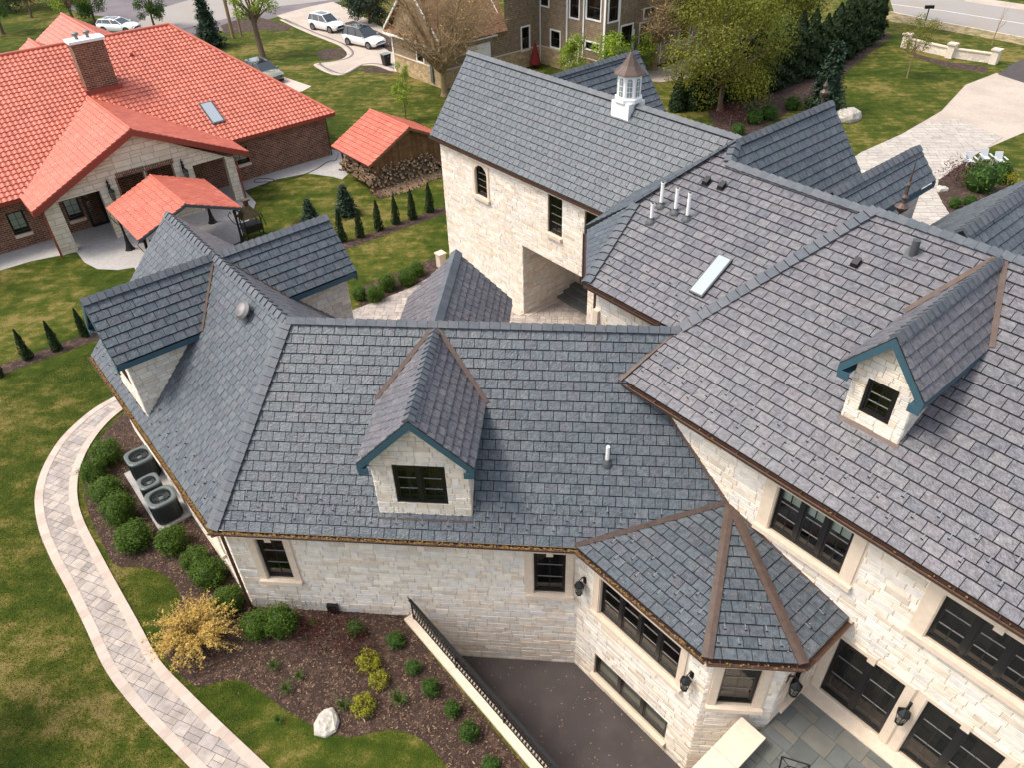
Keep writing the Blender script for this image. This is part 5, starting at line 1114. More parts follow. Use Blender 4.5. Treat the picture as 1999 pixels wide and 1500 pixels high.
# ================================================================ VEHICLES
def suv(name, label, p, ang, paint, roof, L_v=4.65, H=1.72, Wd=1.9, rack=False, glassroof=True):
    t = thing(name, label, 'car', (p[0], p[1], G), rz=ang); t['_local'] = 1
    st = [(-.5, .42, .98, .80), (-.485, .35, 1.05, .9), (-.40, .25, 1.08, .95), (-.2, .22, 1.06, .96), (.0, .22, 1.04, .96), (.2, .22, 1.02, .96), (.31, .25, 1.0, .95), (.42, .27, .90, .93), (.475, .32, .80, .85), (.5, .42, .68, .72)]
    b = MB(); rings = []
    for (x, zl, zh, wf) in st:
        w2 = Wd/2*wf; X_ = x*L_v; rings.append([(X_, w2*.9, zl), (X_, w2, zl+.12), (X_, w2*1.02, (zl+zh)/2), (X_, w2*.97, zh-.06), (X_, w2*.86, zh), (X_, 0, zh+.03), (X_, -w2*.86, zh), (X_, -w2*.97, zh-.06), (X_, -w2*1.02, (zl+zh)/2), (X_, -w2, zl+.12), (X_, -w2*.9, zl), (X_, 0, zl)])
    n = 12; vs = [q for r_ in rings for q in r_]; b.mesh(vs, [(k*n+i, k*n+(i+1) % n, (k+1)*n+(i+1) % n, (k+1)*n+i) for k in range(len(rings)-1) for i in range(n)]+[tuple(range(n)), tuple((len(rings)-1)*n+i for i in range(n-1, -1, -1))])
    b.build('body', paint, t, smooth=True)
    g = MB(); wl_, wt = Wd/2*.87, Wd/2*.70; low = [(-.475*L_v, 1.03), (.23*L_v, 1.0)]; hi = [(-.41*L_v, H-.05), (.04*L_v, H-.04)]
    base = [V(low[0][0], -wl_, low[0][1]), V(low[1][0], -wl_, low[1][1]), V(low[1][0], wl_, low[1][1]), V(low[0][0], wl_, low[0][1])]; tp = [V(hi[0][0], -wt, hi[0][1]), V(hi[1][0], -wt, hi[1][1]), V(hi[1][0], wt, hi[1][1]), V(hi[0][0], wt, hi[0][1])]; g.prism(base, tp); g.build('windows', M['carglass'], t)
    r = MB(); zz = H; P = [V(hi[0][0]-.05, -wt-.03, zz-.07), V(-.1*L_v, -wt-.05, zz-.03), V(hi[1][0]+.03, -wt-.02, zz-.07), V(hi[1][0]+.03, wt+.02, zz-.07), V(-.1*L_v, wt+.05, zz-.03), V(hi[0][0]-.05, wt+.03, zz-.07)]; r.prism(P, [q*V(.97, .93, 1)+Z*.05 for q in P], bottom=True)
    for sg in (-1, 1):
        for (a, c) in (((.23*L_v, 1.0), (.04*L_v, H-.05)), ((-.06*L_v, 1.02), (-.1*L_v, H-.05)), ((-.475*L_v, 1.03), (-.41*L_v, H-.05)), ((-.30*L_v, 1.02), (-.31*L_v, H-.05))): r.tube(V(a[0], sg*wl_, a[1]), V(c[0], sg*wt, c[1]), .045, .035, 6)
        if rack: r.tube(V(-.36*L_v, sg*wt*.9, H+.06), V(.0, sg*wt*.9, H+.06), .02)
    r.build('roof', roof, t)
    if glassroof: r = MB(); r.box(V(-.27*L_v, -wt*.72, H+.02), X*(.26*L_v), Y*wt*1.44, Z*.012); r.build('sunroof', M['carglass'], t)
    for (x, sg) in ((-.31, -1), (-.31, 1), (.31, -1), (.31, 1)):
        w_ = MB(); c = V(x*L_v, sg*(Wd/2-.1), .35); w_.tube(c-Y*.12, c+Y*.12, .36, n=20); o = w_.build('wheel', M['tyre'], t); w_ = MB(); e = c+Y*sg*.122; w_.tube(e-Y*.004, e+Y*.004, .24, n=16)
        w_.build('rim', M['steel'], o); h = MB(); h.tube(V(x*L_v, sg*(Wd/2-.02), .37), V(x*L_v, sg*(Wd/2+.012), .37), .43, n=18); h.build('wheel_arch', M['tyre'], t)
        h2 = MB(); h2.tube(V(x*L_v, sg*(Wd/2+.0), .35), V(x*L_v, sg*(Wd/2+.03), .35), .25, n=16); h2.build('hub_cap', M['steel'], t)
    for sg in (-1, 1):
        h = MB(); h.box(V(.455*L_v, sg*.62-.17, .68), X*.12, Y*.34, Z*.13); h.build('headlight', M['lamp'], t)
        h = MB(); h.box(V(-.5*L_v, sg*.7-.1, .8), X*.06, Y*.2, Z*.18); h.build('tail_light', M['reddark'], t); h = MB(); h.cbox(V(.19*L_v, sg*(Wd/2+.08), 1.0), X*.14, Y*.2, Z*.14); h.build('wing_mirror', paint, t)
    h = MB(); h.box(V(.485*L_v, -.42, .5), X*.07, Y*.84, Z*.24); h.build('grille', M['carblack'], t); h = MB(); h.box(V(.498*L_v, -.6, .32), X*.05, Y*1.2, Z*.1); h.build('bumper', M['tyre'], t); return t
def ctr(pts): q = [at(*p) for p in pts]; return sum(q)/len(q)
def heading(a, b_): p, q = at(*a), at(*b_); return math.atan2(q[1]-p[1], q[0]-p[0])
hd1 = heading((612, 68), (648, 76))
suv('parked_car', 'white estate car with glass sunroof parked at the street end of the paved drive', (ctr([(640, 58)])+V(0, 0, 0)), math.radians(-33), M['carwhite'], M['carwhite'])
suv('parked_car', 'white off-roader with black roof parked in front of the other white car', (ctr([(713, 88)])), math.radians(-33), M['carwhite'], M['carblack'], L_v=4.95, H=1.85, Wd=2.0, glassroof=False)
suv('parked_car', 'champagne green car with roof rails half hidden behind the red tile roof', at(518, 155), math.radians(-38), M['carsilver'], M['carblack'], L_v=4.5, H=1.65, rack=True, glassroof=False)
suv('parked_car', 'white car seen above the ridge of the red roof, by the street', at(236, 62), math.radians(-8), M['carwhite'], M['carwhite'], L_v=4.8, H=1.5)
# ================================================================ PLANTS
def quad(b, c, n, size, r, rr, asp=1.0):
    n = unit(n); u = unit(np.cross(n, V(r.uniform(-1, 1), r.uniform(-1, 1), r.uniform(-1, 1)))); v = np.cross(n, u); s_ = size*r.uniform(.6, 1.3)
    b.poly([c-u*s_, c-v*s_*.5*asp, c+u*s_, c+v*s_*.5*asp], 0, rr)
def clumps(b, cs, n, size, seed, shade=.25):
    """leaves on the shells of many small clumps; cs = list of (centre, radius)"""
    r = random.Random(seed); tot = sum(c[1]**2 for c in cs)
    for (c, rad) in cs:
        k = int(n*rad**2/tot); base = r.random()*.5
        for _ in range(k):
            d = V(r.gauss(0, 1), r.gauss(0, 1), r.gauss(0, 1)+.25); d = unit(d); q = c+d*rad*(r.uniform(.5, 1.12)+(.22*r.random() if r.random() < .12 else 0)); nn = d+V(r.uniform(-.8, .8), r.uniform(-.8, .8), r.uniform(-.3, .9)); quad(b, q, nn, size, r, min(1, base+r.random()*.5))
def shrub_mesh(w_, h, n, size, seed, dens=1.0):
    r = random.Random(seed); b = MB(); cs = []
    for i in range(26):
        a = r.uniform(0, 6.28); e = math.acos(r.uniform(0, 1)); rr = r.uniform(.55, .72); cs.append((V(math.cos(a)*math.sin(e)*w_*rr, math.sin(a)*math.sin(e)*w_*rr, h*.45+math.cos(e)*h*.5*rr/.8-.0), w_*r.uniform(.26, .4)))
    for i in range(8): a = i*.785; cs.append((V(math.cos(a)*w_*.65, math.sin(a)*w_*.65, h*.25), w_*.3))
    clumps(b, cs, n, size, seed); return b
def core(b, w_, h):  # dark filler added inside the leaves to block light, no real part of the shrub
    b.lathe((0, 0, 0), [(w_*.5, .0), (w_*.72, h*.3), (w_*.66, h*.6), (w_*.4, h*.82), (.02, h*.9)], 10, 0, r=.05)
def place(proto, p, s=1.0, rz=None, label=None, group=None, sz=None):
    o = copy_tree(proto) if proto.get('_used') else proto; proto['_used'] = 1
    if '_used' in o.keys() and o is not proto: del o['_used']
    o.location = (p[0], p[1], p[2]); o.scale = (s, s, sz or s); o.rotation_euler = (0, 0, rng.uniform(0, 6.28) if rz is None else rz)
    if label: o['label'] = label
    if group: o['group'] = group
    return o
def shrub(name, cat, w_, h, n, size, mt, seed, cr=True):
    root = thing(name, 'x', cat); root['_local'] = 1; b = shrub_mesh(w_, h, n, size, seed); 
    if cr: core(b, w_, h)
    b.build('foliage', M[mt], root); b = MB(); b.tube((0, 0, -.05), (0, 0, h*.5), .03, .02, 6); b.build('stem', M['bark'], root); return root
bx_ = [shrub('boxwood_shrub', 'shrub', .64, 1.0, 3600, .036, 'box', s) for s in (1, 2, 3)]
front = [((212, 880), 1.05, 'round green boxwood at the top of the row, nearest the large air conditioner'), ((186, 916), .95, 'round green boxwood set forward toward the paved walk'), ((210, 950), 1.05, 'round green boxwood below the forward one, level with the smallest air conditioner'), ((238, 995), 1.1, 'round green boxwood in the middle of the row beside the walk'), ((263, 1043), 1.18, 'large round green boxwood at the outward bend of the row'), ((340, 1050), .9, 'green boxwood touching the end of the air conditioner pad'), ((383, 1084), .92, 'green boxwood between the pad and the house corner'), ((410, 1114), 1.0, 'round green boxwood close beside the slanting limestone sill'), ((448, 1166), .85, 'small green boxwood at the house corner above the yellow shrub'), ((502, 1212), .95, 'left green boxwood of the pair under the corner window'), ((552, 1208), .95, 'right green boxwood of the pair under the corner window')]
for i, (q, s_, lb) in enumerate(front): p = at(q[0]+4, q[1]+22); place(bx_[i % 3], p, s_*(1.02+.07*math.sin(i*4.1)), sz=s_*(.95+.16*math.sin(i*2.7)), label=lb, group='boxwoods along the front bed')
back = [((737, 578), .8, 'dark round shrub nearest the gable'), ((760, 556), .8, 'second'), ((799, 546), .85, 'third'), ((818, 528), .7, 'fourth'), ((706, 575), .65, 'fifth')]
bl = ['round green shrub lowest in the bed beside the light paving', 'round green shrub in the back bed between its larger neighbours', 'bright round green shrub standing out in the back bed', 'smallest round shrub at the far end of the back bed by the limestone post', 'round green shrub half hidden behind the grey gable corner']
for (q, s_, _), lb in zip(back, bl): place(bx_[0], at(q[0]-3, q[1]+8), s_*1.1, label=lb, group='shrubs in the bed behind the wing')
# small planting in the lower bed
rs_ = shrub('young_shrub', 'shrub', .42, .6, 900, .035, 'green_leaf', 21); ys_ = shrub('golden_shrub', 'shrub', .42, .5, 900, .035, 'chart', 22, False); br_ = shrub('burgundy_shrub', 'shrub', .7, .6, 700, .028, 'red_leaf', 23, False)
for q, s_, lb in (((697, 1240), .9, 'small green shrub high in the bed below the stone wall'), ((774, 1258), .8, 'small green shrub nearest the top of the iron railing'), ((808, 1310), .85, 'young green shrub beside the limestone cap, second down the railing'), ((842, 1352), .85, 'dark green young shrub midway down the railing'), ((884, 1392), .9, 'round young shrub lower down along the railing'), ((917, 1438), .95, 'round dark shrub low along the railing near the lawn point'), ((958, 1500), .8, 'small shrub cut by the lower edge beside the railing'), ((612, 1220), .5, 'tiny green plant by the wall next to the boxwood pair')): place(rs_, at(*q), s_*(.88+.12*math.sin(q[0])), label=lb, group='young green shrubs along the railing', sz=s_*(.9+.2*math.cos(q[0])))
for q, s_, lb in (((722, 1300), 1.05, 'chartreuse shrub highest of the three yellow ones in the bed'), ((742, 1336), .85, 'small chartreuse shrub in the middle of the three'), ((712, 1386), 1.0, 'rounded yellow shrub lowest of the three, right of the boulder')): place(ys_, at(*q), s_, label=lb, group='yellow shrubs in the bed')
for q, s_, lb in (((650, 1250), 1.3, 'low wiry burgundy shrub spreading under the stone wall'), ((700, 1278), 1.1, 'burgundy shrub tangled beside the chartreuse one'), ((600, 1250), .9, 'sparse burgundy twigs right of the boxwood pair')): place(br_, at(*q), s_, label=lb, group='burgundy shrubs')
def tuft(seed, n, h):
    r = random.Random(seed); b = MB()
    for i in range(n):
        a = r.uniform(0, 6.28); l = h*r.uniform(.6, 1.1); d = V(math.cos(a), math.sin(a), 0); o = d*.03; s_ = V(-d[1], d[0], 0)*.008; m_ = o+d*l*.3+Z*l*.7; e = o+d*l*.75+Z*l*.75; b.poly([o-s_, o+s_, m_+s_, m_-s_], 0, r.random()); b.poly([m_-s_, m_+s_, e], 0, r.random())
    return b
tf = tuft(4, 60, .42).build('leafy_perennial', M['green_leaf']); tag(tf, 'x', 'perennial', 'spiky perennials'); tf['_local'] = 1
for q, s_, lb in (((781, 1372), 1.1, 'spiky green tuft left of the round shrubs by the railing'), ((672, 1382), .9, 'sparse dark green tuft above the white boulder'), ((537, 1305), .8, 'low green tuft in the mulch below the golden bush'), ((560, 1350), .9, 'green tuft in the mulch near the edge of the lower lawn'), ((585, 1325), .7, 'thin green tuft between two others in the middle of the bed'), ((545, 1410), .7, 'low tuft at the lawn edge under the mulch')): place(tf, at(*q), s_, label=lb)
# golden spreading bush
gb = thing('golden_bush', 'spreading golden yellow leafed bush with arching twigs beside the paved walk', 'bush', at(385, 1262)); b = MB(); tw = MB(); r = random.Random(8); o = at(388, 1258)
for i in range(230):
    a = r.uniform(0, 6.28); l = r.uniform(.6, 1.5)*(1 if r.random() < .8 else 1.15); d = V(math.cos(a), math.sin(a)*.85, 0); p0 = o+Z*.03; p1 = o+d*l*.45+Z*r.uniform(.45, 1.0); p2 = o+d*l+Z*r.uniform(.2, 1.15); tw.path([p0, p1, p2], [.014, .008, .003], 4)
    for k in range(60):
        t_ = r.uniform(.3, 1); q = p0+(p1-p0)*2*t_ if t_ < .5 else p1+(p2-p1)*(2*t_-1); q = q+V(r.gauss(0, .035), r.gauss(0, .035), r.gauss(0, .035)); quad(b, q, V(r.uniform(-1, 1), r.uniform(-1, 1), r.uniform(.2, 1.2)), .034, r, r.random())
b.build('foliage', M['gold_leaf'], gb); tw.build('twigs', M['barkpale'], gb)
# white boulder
def boulder(name, label, p, sx, sy, sz_, seed, parent=None):
    r = random.Random(seed); b = MB(); n = 9; vs = []; prof = [(1, 0), (1.03, .35), (.92, .75), (.6, 1)]
    jit = [r.uniform(.72, 1.15) for _ in range(n)]
    for (rr, zz) in prof:
        for i in range(n): a = 2*math.pi*i/n; k = jit[i]*rr*r.uniform(.93, 1.06); vs.append((math.cos(a)*sx*k, math.sin(a)*sy*k, zz*sz_*r.uniform(.85, 1.1)))
    b.mesh(vs, [(k*n+i, k*n+(i+1) % n, (k+1)*n+(i+1) % n, (k+1)*n+i) for k in range(3) for i in range(n)]+[tuple(3*n+i for i in range(n))]); o = b.build(name, M['rock']); o.location = tuple(map(float, p)); return tag(o, label, 'boulder')
boulder('boulder', 'white angular boulder lying in the mulch at the lawn edge', at(640, 1410), .42, .44, .22, 4)
boulder('boulder', 'large pale boulder beyond the slate gable on the far lawn', at(1650, 232), 1.1, .9, .8, 6); boulder('boulder', 'flat white stone in the round bed beside the drive', at(1838, 371), .45, .35, .25, 9)
# columnar young arborvitae
def cone_plant(name, cat, h, w_, n, size, mt, seed, tiers=False):
    root = thing(name, 'x', cat); root['_local'] = 1; r = random.Random(seed); b = MB(); b.lathe((0, 0, 0), [(w_*.55, .05), (w_*.5, h*.3), (w_*.25, h*.7), (.01, h*.97)], 8, 0, r=.05)
    if tiers:
        k = 0
        for t_ in range(int(n/26)):
            z = h*(.06+.92*(t_/(n/26))); rad = w_*(1-z/h)*r.uniform(.85, 1.15)+.03; a = r.uniform(0, 6.28); d = V(math.cos(a), math.sin(a), 0)
            for j in range(26):
                f = (j/26)**.7; q = d*rad*f+Z*(z-f*rad*.18)+V(r.gauss(0, .03+.05*f), r.gauss(0, .03+.05*f), r.gauss(0, .03)); quad(b, q, V(d[0]*.3, d[1]*.3, 1)+V(r.uniform(-.6, .6), r.uniform(-.6, .6), 0), size, r, .2+.6*f*r.random())
    else:
        for i in range(n):
            z = h*r.random()**1.2; prof = min(1, (z/h)/.12+.5)*(1-(z/h)**1.6)**.8; a = r.uniform(0, 6.28); lump = 1+.16*math.sin(a*3+z*5+seed)+.1*math.sin(a*7-z*9); rad = w_*prof*lump*r.uniform(.75, 1.08); d = V(math.cos(a), math.sin(a), 0); q = d*rad+Z*z; quad(b, q, d+V(r.uniform(-.7, .7), r.uniform(-.7, .7), r.uniform(-.2, .8)), size, r, r.random()*.7+.3*(r.random() < .3), 1.2)
    b.build('foliage', M[mt], root); b = MB(); b.tube((0, 0, -.1), (0, 0, h*.4), w_*.09+.015, .01, 7); b.build('trunk', M['bark'], root); return root
col_ = cone_plant('columnar_arborvitae', 'evergreen', 1.7, .24, 1500, .045, 'arbor', 3)
for q, s_, lb in (((56, 700), 1.0, 'slim young evergreen leftmost in the lawn strip beyond the walk'), ((113, 683), 1.0, 'slim young evergreen in the middle of the strip on the left'), ((167, 655), .95, 'slim young evergreen next to the slate dormer on the left'), ((0, 735), .9, 'slim young evergreen cut by the left edge'), ((704, 462), 1.1, 'slim young evergreen beside the slate dormer corner in the back strip'), ((740, 448), 1.15, 'slim young evergreen second from the dormer'), ((774, 436), 1.1, 'slim young evergreen third from the dormer below the log heap'), ((806, 427), 1.15, 'slim young evergreen next to last before the stone wing'), ((840, 413), 1.15, 'slim young evergreen closest to the stone wing'), ((668, 470), 1.2, 'slim young evergreen rising just behind the slate dormer')): place(col_, at(*q), s_, label=lb, group='young evergreens along the property line')
sp_ = cone_plant('blue_spruce', 'conifer', 1.9, .8, 6500, .07, 'spruce', 5, True)
for q, s_, lb in (((608, 438), .95, 'dwarf spruce closest to the black grill'), ((677, 418), 1.1, 'dense dwarf spruce below the log heap'), ((414, 92), 2.2, 'dark conical spruce behind the corner of the red roof'), ((1607, 222), 2.2, 'dark conical evergreen beyond the slate gable by the far lawn')): place(sp_, at(*q), s_, label=lb, sz=s_*(1.3 if s_ > 2 else .95))
b_ = [((586, 445), .8, 'low burgundy shrub beside the dwarf spruce'), ((735, 385), .8, 'small burgundy shrub below the log heap'), ((1425, 245), 2.2, 'large burgundy shrub behind the slate ridge')]
for q, s_, lb in b_: place(br_, at(*q), s_*1.1, label=lb, group='burgundy shrubs')
for q, s_, lb in (((1470, 240), 1.7, 'bright green shrub behind the slate gable, left one'), ((1500, 232), 1.7, 'bright green shrub behind the slate gable, middle one'), ((1545, 213), 1.6, 'bright green shrub behind the slate gable, right one'), ((1440, 262), 1.3, 'small bright shrub at the end of the slate ridge'), ((1908, 370), 2.6, 'tall light green shrub in the round bed by the drive'), ((1945, 352), 2.0, 'green shrub behind the tall one in the round bed'), ((1862, 404), 1.0, 'low green plant at the near tip of the round bed'), ((1890, 400), 1.0, 'small green plant near the tip of the round bed'), ((810, 262), 1.7, 'round green shrub above the red shed roof')): place(rs_, at(*q), s_*1.1, label=lb, group='green shrubs beyond the house')
place(br_, at(1865, 352), 2.2, label='reddish brown spreading shrub in the round bed by the drive', group='burgundy shrubs'); place(ys_, at(1965, 358), 1.6, label='pale yellow shrub at the right of the round bed', group='yellow shrubs in the bed')
# trees
def tree(name, label, p, h, crown, mt, nleaf, size, trunk=.22, bark='bark', seed=1, lean=(0, 0), nb=26, twigs=0, cat='tree', fork=.35, group=None):
    """tapered trunk with limbs and a crown of leaf clumps; crown = (centre height, radius, half height)"""
    t = thing(name, label, cat, p, group); t['_local'] = 1; r = random.Random(seed); b = MB(); lf = MB(); cz_, cr_, chh = crown; base = V(0, 0, -.1); top = V(lean[0], lean[1], h*fork)
    b.path([base, base+(top-base)*.5+V(r.uniform(-.1, .1), r.uniform(-.1, .1), 0), top], [trunk, trunk*.8, trunk*.66], 9); b.tube(base, base+Z*.35, trunk*1.45, trunk, 9); cs = []
    for i in range(nb):
        a = r.uniform(0, 6.28); e = r.uniform(-.9, 1); rr = math.sqrt(max(0, 1-e*e))*r.uniform(.45, 1); q = V(lean[0]*1.3+math.cos(a)*cr_*rr, lean[1]*1.3+math.sin(a)*cr_*rr, cz_+e*chh); st = base+(top-base)*r.uniform(.75, 1); m1 = st+(q-st)*.45+V(r.uniform(-.3, .3), r.uniform(-.3, .3), .25*cr_*r.uniform(.2, 1)*.5)
        b.path([st, m1, q], [trunk*.34, trunk*.2, trunk*.05], 6)
        if twigs:
            for k in range(twigs):
                s0 = m1+(q-m1)*r.random(); d = V(r.gauss(0, 1), r.gauss(0, 1), r.gauss(0, .7)+.6); d = unit(d)*cr_*r.uniform(.15, .4); e1 = s0+d*.5+V(r.gauss(0, .05), r.gauss(0, .05), r.gauss(0, .05)); e2 = s0+d; b.path([s0, e1, e2], [trunk*.07, trunk*.045, trunk*.02], 4)
                for _ in range(3): d2 = V(r.gauss(0, 1), r.gauss(0, 1), r.gauss(0, 1)+.4)*cr_*.07; b.tube(e1+(e2-e1)*r.random(), e2+d2, trunk*.022, trunk*.012, 3, caps=False)
        if nleaf: cs.append((q, cr_*r.uniform(.2, .36)))
    if nleaf: clumps(lf, cs, nleaf, size, seed); lf.build('crown', M[mt], t)
    b.build('trunk' if not twigs or nleaf else 'trunk_and_branches', M[bark], t); return t
tree('lawn_tree', 'leafy tree standing beyond the left edge, seen by its shadow on the lawn', V(at(105, 1400)[0]-3.6, at(105, 1400)[1]-.6, G), 7, (5.2, 1.5, 1.9), 'green_leaf', 5200, .09, .14, 'bark', 40, nb=26, fork=.45)
tree('bare_tree', 'leafless brown budding tree in front of the taupe house beside the slate gable', at(868, 186), 9.5, (6.4, 5.6, 3.6), 'gold_leaf', 1600, .055, .3, 'barkpale', 11, nb=44, twigs=30, fork=.24)
tree('bare_tree', 'dark leafless tree with open limbs before the right part of the taupe house', at(1275, 135), 9, (5.4, 5.2, 3.4), 'gold_leaf', 1500, .06, .34, 'barkpale', 12, nb=30, twigs=18, fork=.3)
tree('maple_tree', 'large olive yellow leafed tree in front of the dark evergreen hedge', at(1405, 216), 9, (5.0, 4.6, 4.0), 'olive', 20000, .105, .24, 'bark', 13, nb=60, fork=.3)
tree('slender_tree', 'bright lime green tree with thick trunk beside the street pole', at(515, 116), 7.5, (5.6, 2.3, 2.0), 'lime_leaf', 3800, .11, .34, 'bark', 14, nb=22, fork=.55, lean=(-.5, .8))
tree('young_tree', 'young pale green tree on the lawn between the shed and the taupe house', at(792, 236), 4.4, (2.9, .8, 1.6), 'lime_leaf', 2600, .06, .05, 'bark', 15, nb=22, fork=.5)
tree('young_tree', 'young thin tree with airy green crown in front of the far stone wall', at(1770, 152), 5.2, (3.6, 1.5, 1.3), 'olive', 1700, .075, .06, 'barkpale', 16, nb=24, fork=.5)
tree('young_tree', 'bare sapling behind the end pillar of the far stone wall', at(1936, 88), 4.2, (3.0, .8, 1.1), 'olive', 0, .05, .05, 'barkpale', 17, nb=8, twigs=4, fork=.4)
tree('street_tree', 'round green tree beside the street above the red ridge', at(303, 55), 6, (3.4, 2.0, 2.4), 'green_leaf', 6500, .1, .16, 'bark', 18, nb=34, fork=.3)
tree('garden_tree', 'yellow green leafed tree at the far left corner of the lawn', at(150, 60), 6.5, (4.3, 2.6, 1.8), 'lime_leaf', 4200, .1, .2, 'bark', 19, nb=24, fork=.4)
tree('garden_tree', 'dark leafed tree at the upper left edge', at(6, 66), 6, (3.6, 2.6, 1.8), 'green_leaf', 4200, .1, .2, 'bark', 20, nb=24, fork=.4)
tree('garden_tree', 'dark green bushy tree left of the small street island', at(185, 42), 5, (2.6, 2.4, 1.9), 'green_leaf', 5200, .1, .16, 'bark', 33, nb=28, fork=.35)
tree('thicket', 'purplish brown bare thicket at the top left corner', at(95, 12), 5, (2.4, 4.2, 1.9), 'red_leaf', 5200, .1, .14, 'barkpale', 34, nb=34, twigs=8, fork=.25)
tree('thicket', 'dark leafy thicket at the extreme top left', at(20, 20), 5, (2.4, 3.6, 1.9), 'spruce', 5200, .1, .14, 'bark', 35, nb=34, fork=.25)
tree('garden_tree', 'reddish budding tree behind the far lawn at the upper left', at(62, 34), 5.5, (4, 3, 1.5), 'red_leaf', 2600, .09, .16, 'bark', 23, nb=24, fork=.4)
tree('dark_shrub_tree', 'dark dense evergreen bush at the top between the white cars and the taupe house', at(722, 45), 5, (2.4, 2.8, 2.2), 'spruce', 8500, .12, .2, 'bark', 24, nb=36, fork=.3)
tree('tall_tree', 'dark trunked tree rising behind the olive tree at the top', at(1368, 150), 11, (7.2, 3.4, 2.8), 'olive', 8500, .12, .3, 'bark', 25, nb=30, fork=.5)
tree('tall_tree', 'green leafed tree beyond the hedge toward the street', at(1490, 95), 9, (5.2, 5.4, 3.2), 'olive', 15000, .13, .3, 'bark', 26, nb=44, fork=.4)
tree('tall_tree', 'thick trunked tree at the street end of the hedge', at(1716, 54), 10, (6.8, 4.2, 2.4), 'olive', 7000, .13, .36, 'bark', 27, nb=30, fork=.5)
tree('leafy_shrub', 'bright green leafy shrub against the white window trims left of the cupola', at(1122, 162), 3.6, (2.2, 1.7, 1.6), 'lime_leaf', 3200, .09, .07, 'bark', 28, nb=26, fork=.3)
tree('leafy_shrub', 'bright green leafy shrub right behind the slate ridge, nearest the cupola', at(1185, 168), 3.8, (2.4, 1.9, 1.7), 'lime_leaf', 3200, .09, .07, 'bark', 41, nb=26, fork=.3)
tree('leafy_shrub', 'bright green leafy shrub at the gable tip beyond the cupola', at(1245, 148), 3.4, (2.2, 1.7, 1.4), 'lime_leaf', 2600, .09, .07, 'bark', 42, nb=22, fork=.3)
tree('leafy_branch_tree', 'sparse lime leafed branches reaching in at the left edge', at(-60, 560), 5.5, (3.4, 2.6, 1.6), 'lime_leaf', 700, .06, .12, 'barkpale', 29, nb=22, fork=.4)
hp_ = [cone_plant('hedge_arborvitae', 'evergreen', 5.2, 1.15, 5200, .14, 'arbor', s) for s in (6, 7)]
HL = [(1322, 215), (1352, 212), (1385, 206), (1415, 200), (1442, 192), (1468, 184), (1495, 175), (1520, 166), (1545, 157), (1570, 147), (1596, 136), (1618, 124), (1640, 112), (1662, 99), (1682, 86), (1700, 72)]
for i, q in enumerate(HL):
    o = place(hp_[i % 2], at(*q), 1.0+.12*math.sin(i*2.3)-(.42 if i < 2 else 0), label='tall dark arborvitae standing in the long hedge row between the two gardens', group='arborvitae of the long hedge row', sz=1.0+.1*math.sin(i*1.7)-(.45 if i < 2 else 0))
# far foliage masses beyond the street
# ================================================================ FAR STONE GATE WALL, MAILBOX, POLES, FURNITURE
gwl = thing('garden_wall', 'low pale stone garden wall with three capped pillars on the far lawn', 'wall', at(1850, 118)); wp = [at(1766, 92), at(1853, 112), at(1938, 124)]
for i in range(2):
    d = unit(wp[i+1]-wp[i]); L_w = np.linalg.norm(wp[i+1]-wp[i]); o = V(wp[i][0], wp[i][1], 0); n = V(d[1], -d[0], 0)
    ashlar('wall_panel', o, d, [(0, G), (L_w, G), (L_w, G+.75), (0, G+.75)], [], gwl, out=n, seed=60+i); b = MB(); b.box(o+n*.08+Z*(G+.75), d*L_w, -n*.45, Z*.1); b.build('coping', M['lime'], gwl)
for p in wp: b = MB(); b.cbox(V(p[0], p[1], G), A*.6, B*.6, Z*1.15, 0, .5); o = b.build('pillar', M['stone'], gwl); b = MB(); b.cbox(V(p[0], p[1], G+1.15), A*.8, B*.8, Z*.14); b.build('pillar_cap', M['lime'], o)
mbx = thing('mailbox', 'black mailbox on a post at the edge of the far street', 'mailbox', at(1807, 40)); k = at(1807, 40)
b = MB(); b.tube(k, k+Z*1.25, .06, n=8); b.build('post', M['iron'], mbx); b = MB(); b.box(k+Z*1.2-V(.45, .12, 0), X*.9, Y*.28, Z*.32); b.build('box', M['iron'], mbx)
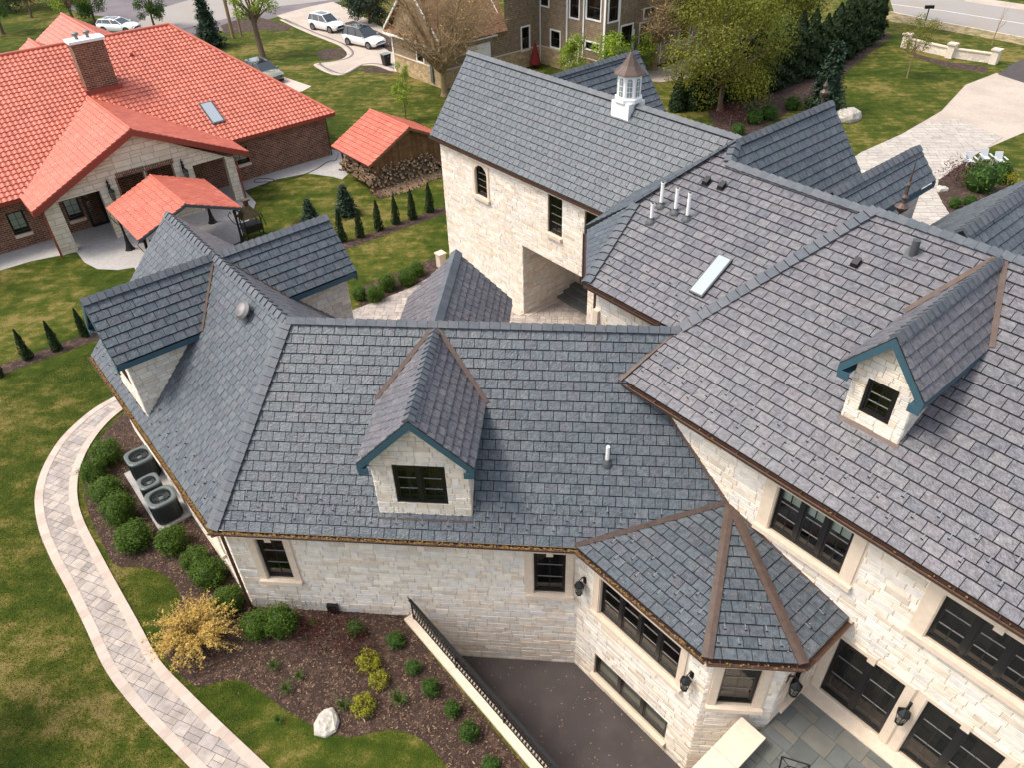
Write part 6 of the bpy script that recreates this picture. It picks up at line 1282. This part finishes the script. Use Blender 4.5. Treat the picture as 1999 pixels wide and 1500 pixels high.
def pole(label, p, h, rad, tilt=(0, 0)):
    t = thing('utility_pole', label, 'utility pole', p); b = MB(); q = V(p[0], p[1], G); b.tube(q, q+V(tilt[0], tilt[1], h), rad, rad*.75, 12); b.build('pole_shaft', M['barkpale'], t); b = MB(); b.box(q+V(-1.1, 0, h-.6), X*2.2, Y*.12, Z*.12); b.build('crossarm', M['barkpale'], t)
pole('weathered wooden utility pole between the red roof and the lime green tree', at(456, 74), 10, .2)
pole('second wooden pole just right of the taller one by the street', at(472, 70), 9, .13)
for (x, y, lb) in ((1890, 318, 'white garden chair nearest the drive behind the round bed'), (1920, 312, 'white garden chair in the middle behind the round bed'), (1948, 318, 'white garden chair farthest right behind the round bed')):
    p = at(x, y+6); t = thing('garden_chair', lb, 'chair', p, 'white garden chairs'); b = MB(); b.cbox(p+Z*.35, X*.5, Y*.5, Z*.05); b.build('seat', M['chairwhite'], t); b = MB(); b.box(p+V(-.25, .24, .35), X*.5, Y*.05+Y*.0, Z*.5+Y*.2); b.build('backrest', M['chairwhite'], t); b = MB(); [b.box(p+V(q, -.3, .55), X*.1, Y*.6, Z*.03) for q in (-.38, .28)]; b.build('armrest', M['chairwhite'], t)
    for q in ((-.3, -.28), (.26, -.28), (-.3, .24), (.26, .24)): b = MB(); b.box(p+V(q[0], q[1], 0), X*.05, Y*.05, Z*.36); b.build('leg', M['chairwhite'], t)
lp = at(862, 520); t = thing('limestone_post', 'short limestone post beside the small grey gable roof', 'post', lp); b = MB(); b.cbox(V(lp[0], lp[1], G), A*.4, B*.4, Z*.8); b.build('shaft', M['lime'], t); b = MB(); b.cbox(V(lp[0], lp[1], G+.8), A*.5, B*.5, Z*.08); b.build('cap', M['lime'], t)
# ---------------------------------------------------------------- hang world-built parts on their roots
for o in list(bpy.data.objects):
    p = o.parent
    if p is not None and p.type == 'EMPTY' and o.type == 'MESH' and '_local' not in p.keys() and p.get('category') != 'air conditioner':
        o.matrix_parent_inverse = Matrix.Translation(p.location).inverted()
for o in bpy.data.objects:
    for k in ('_local', '_used'):
        if k in o.keys(): del o[k]
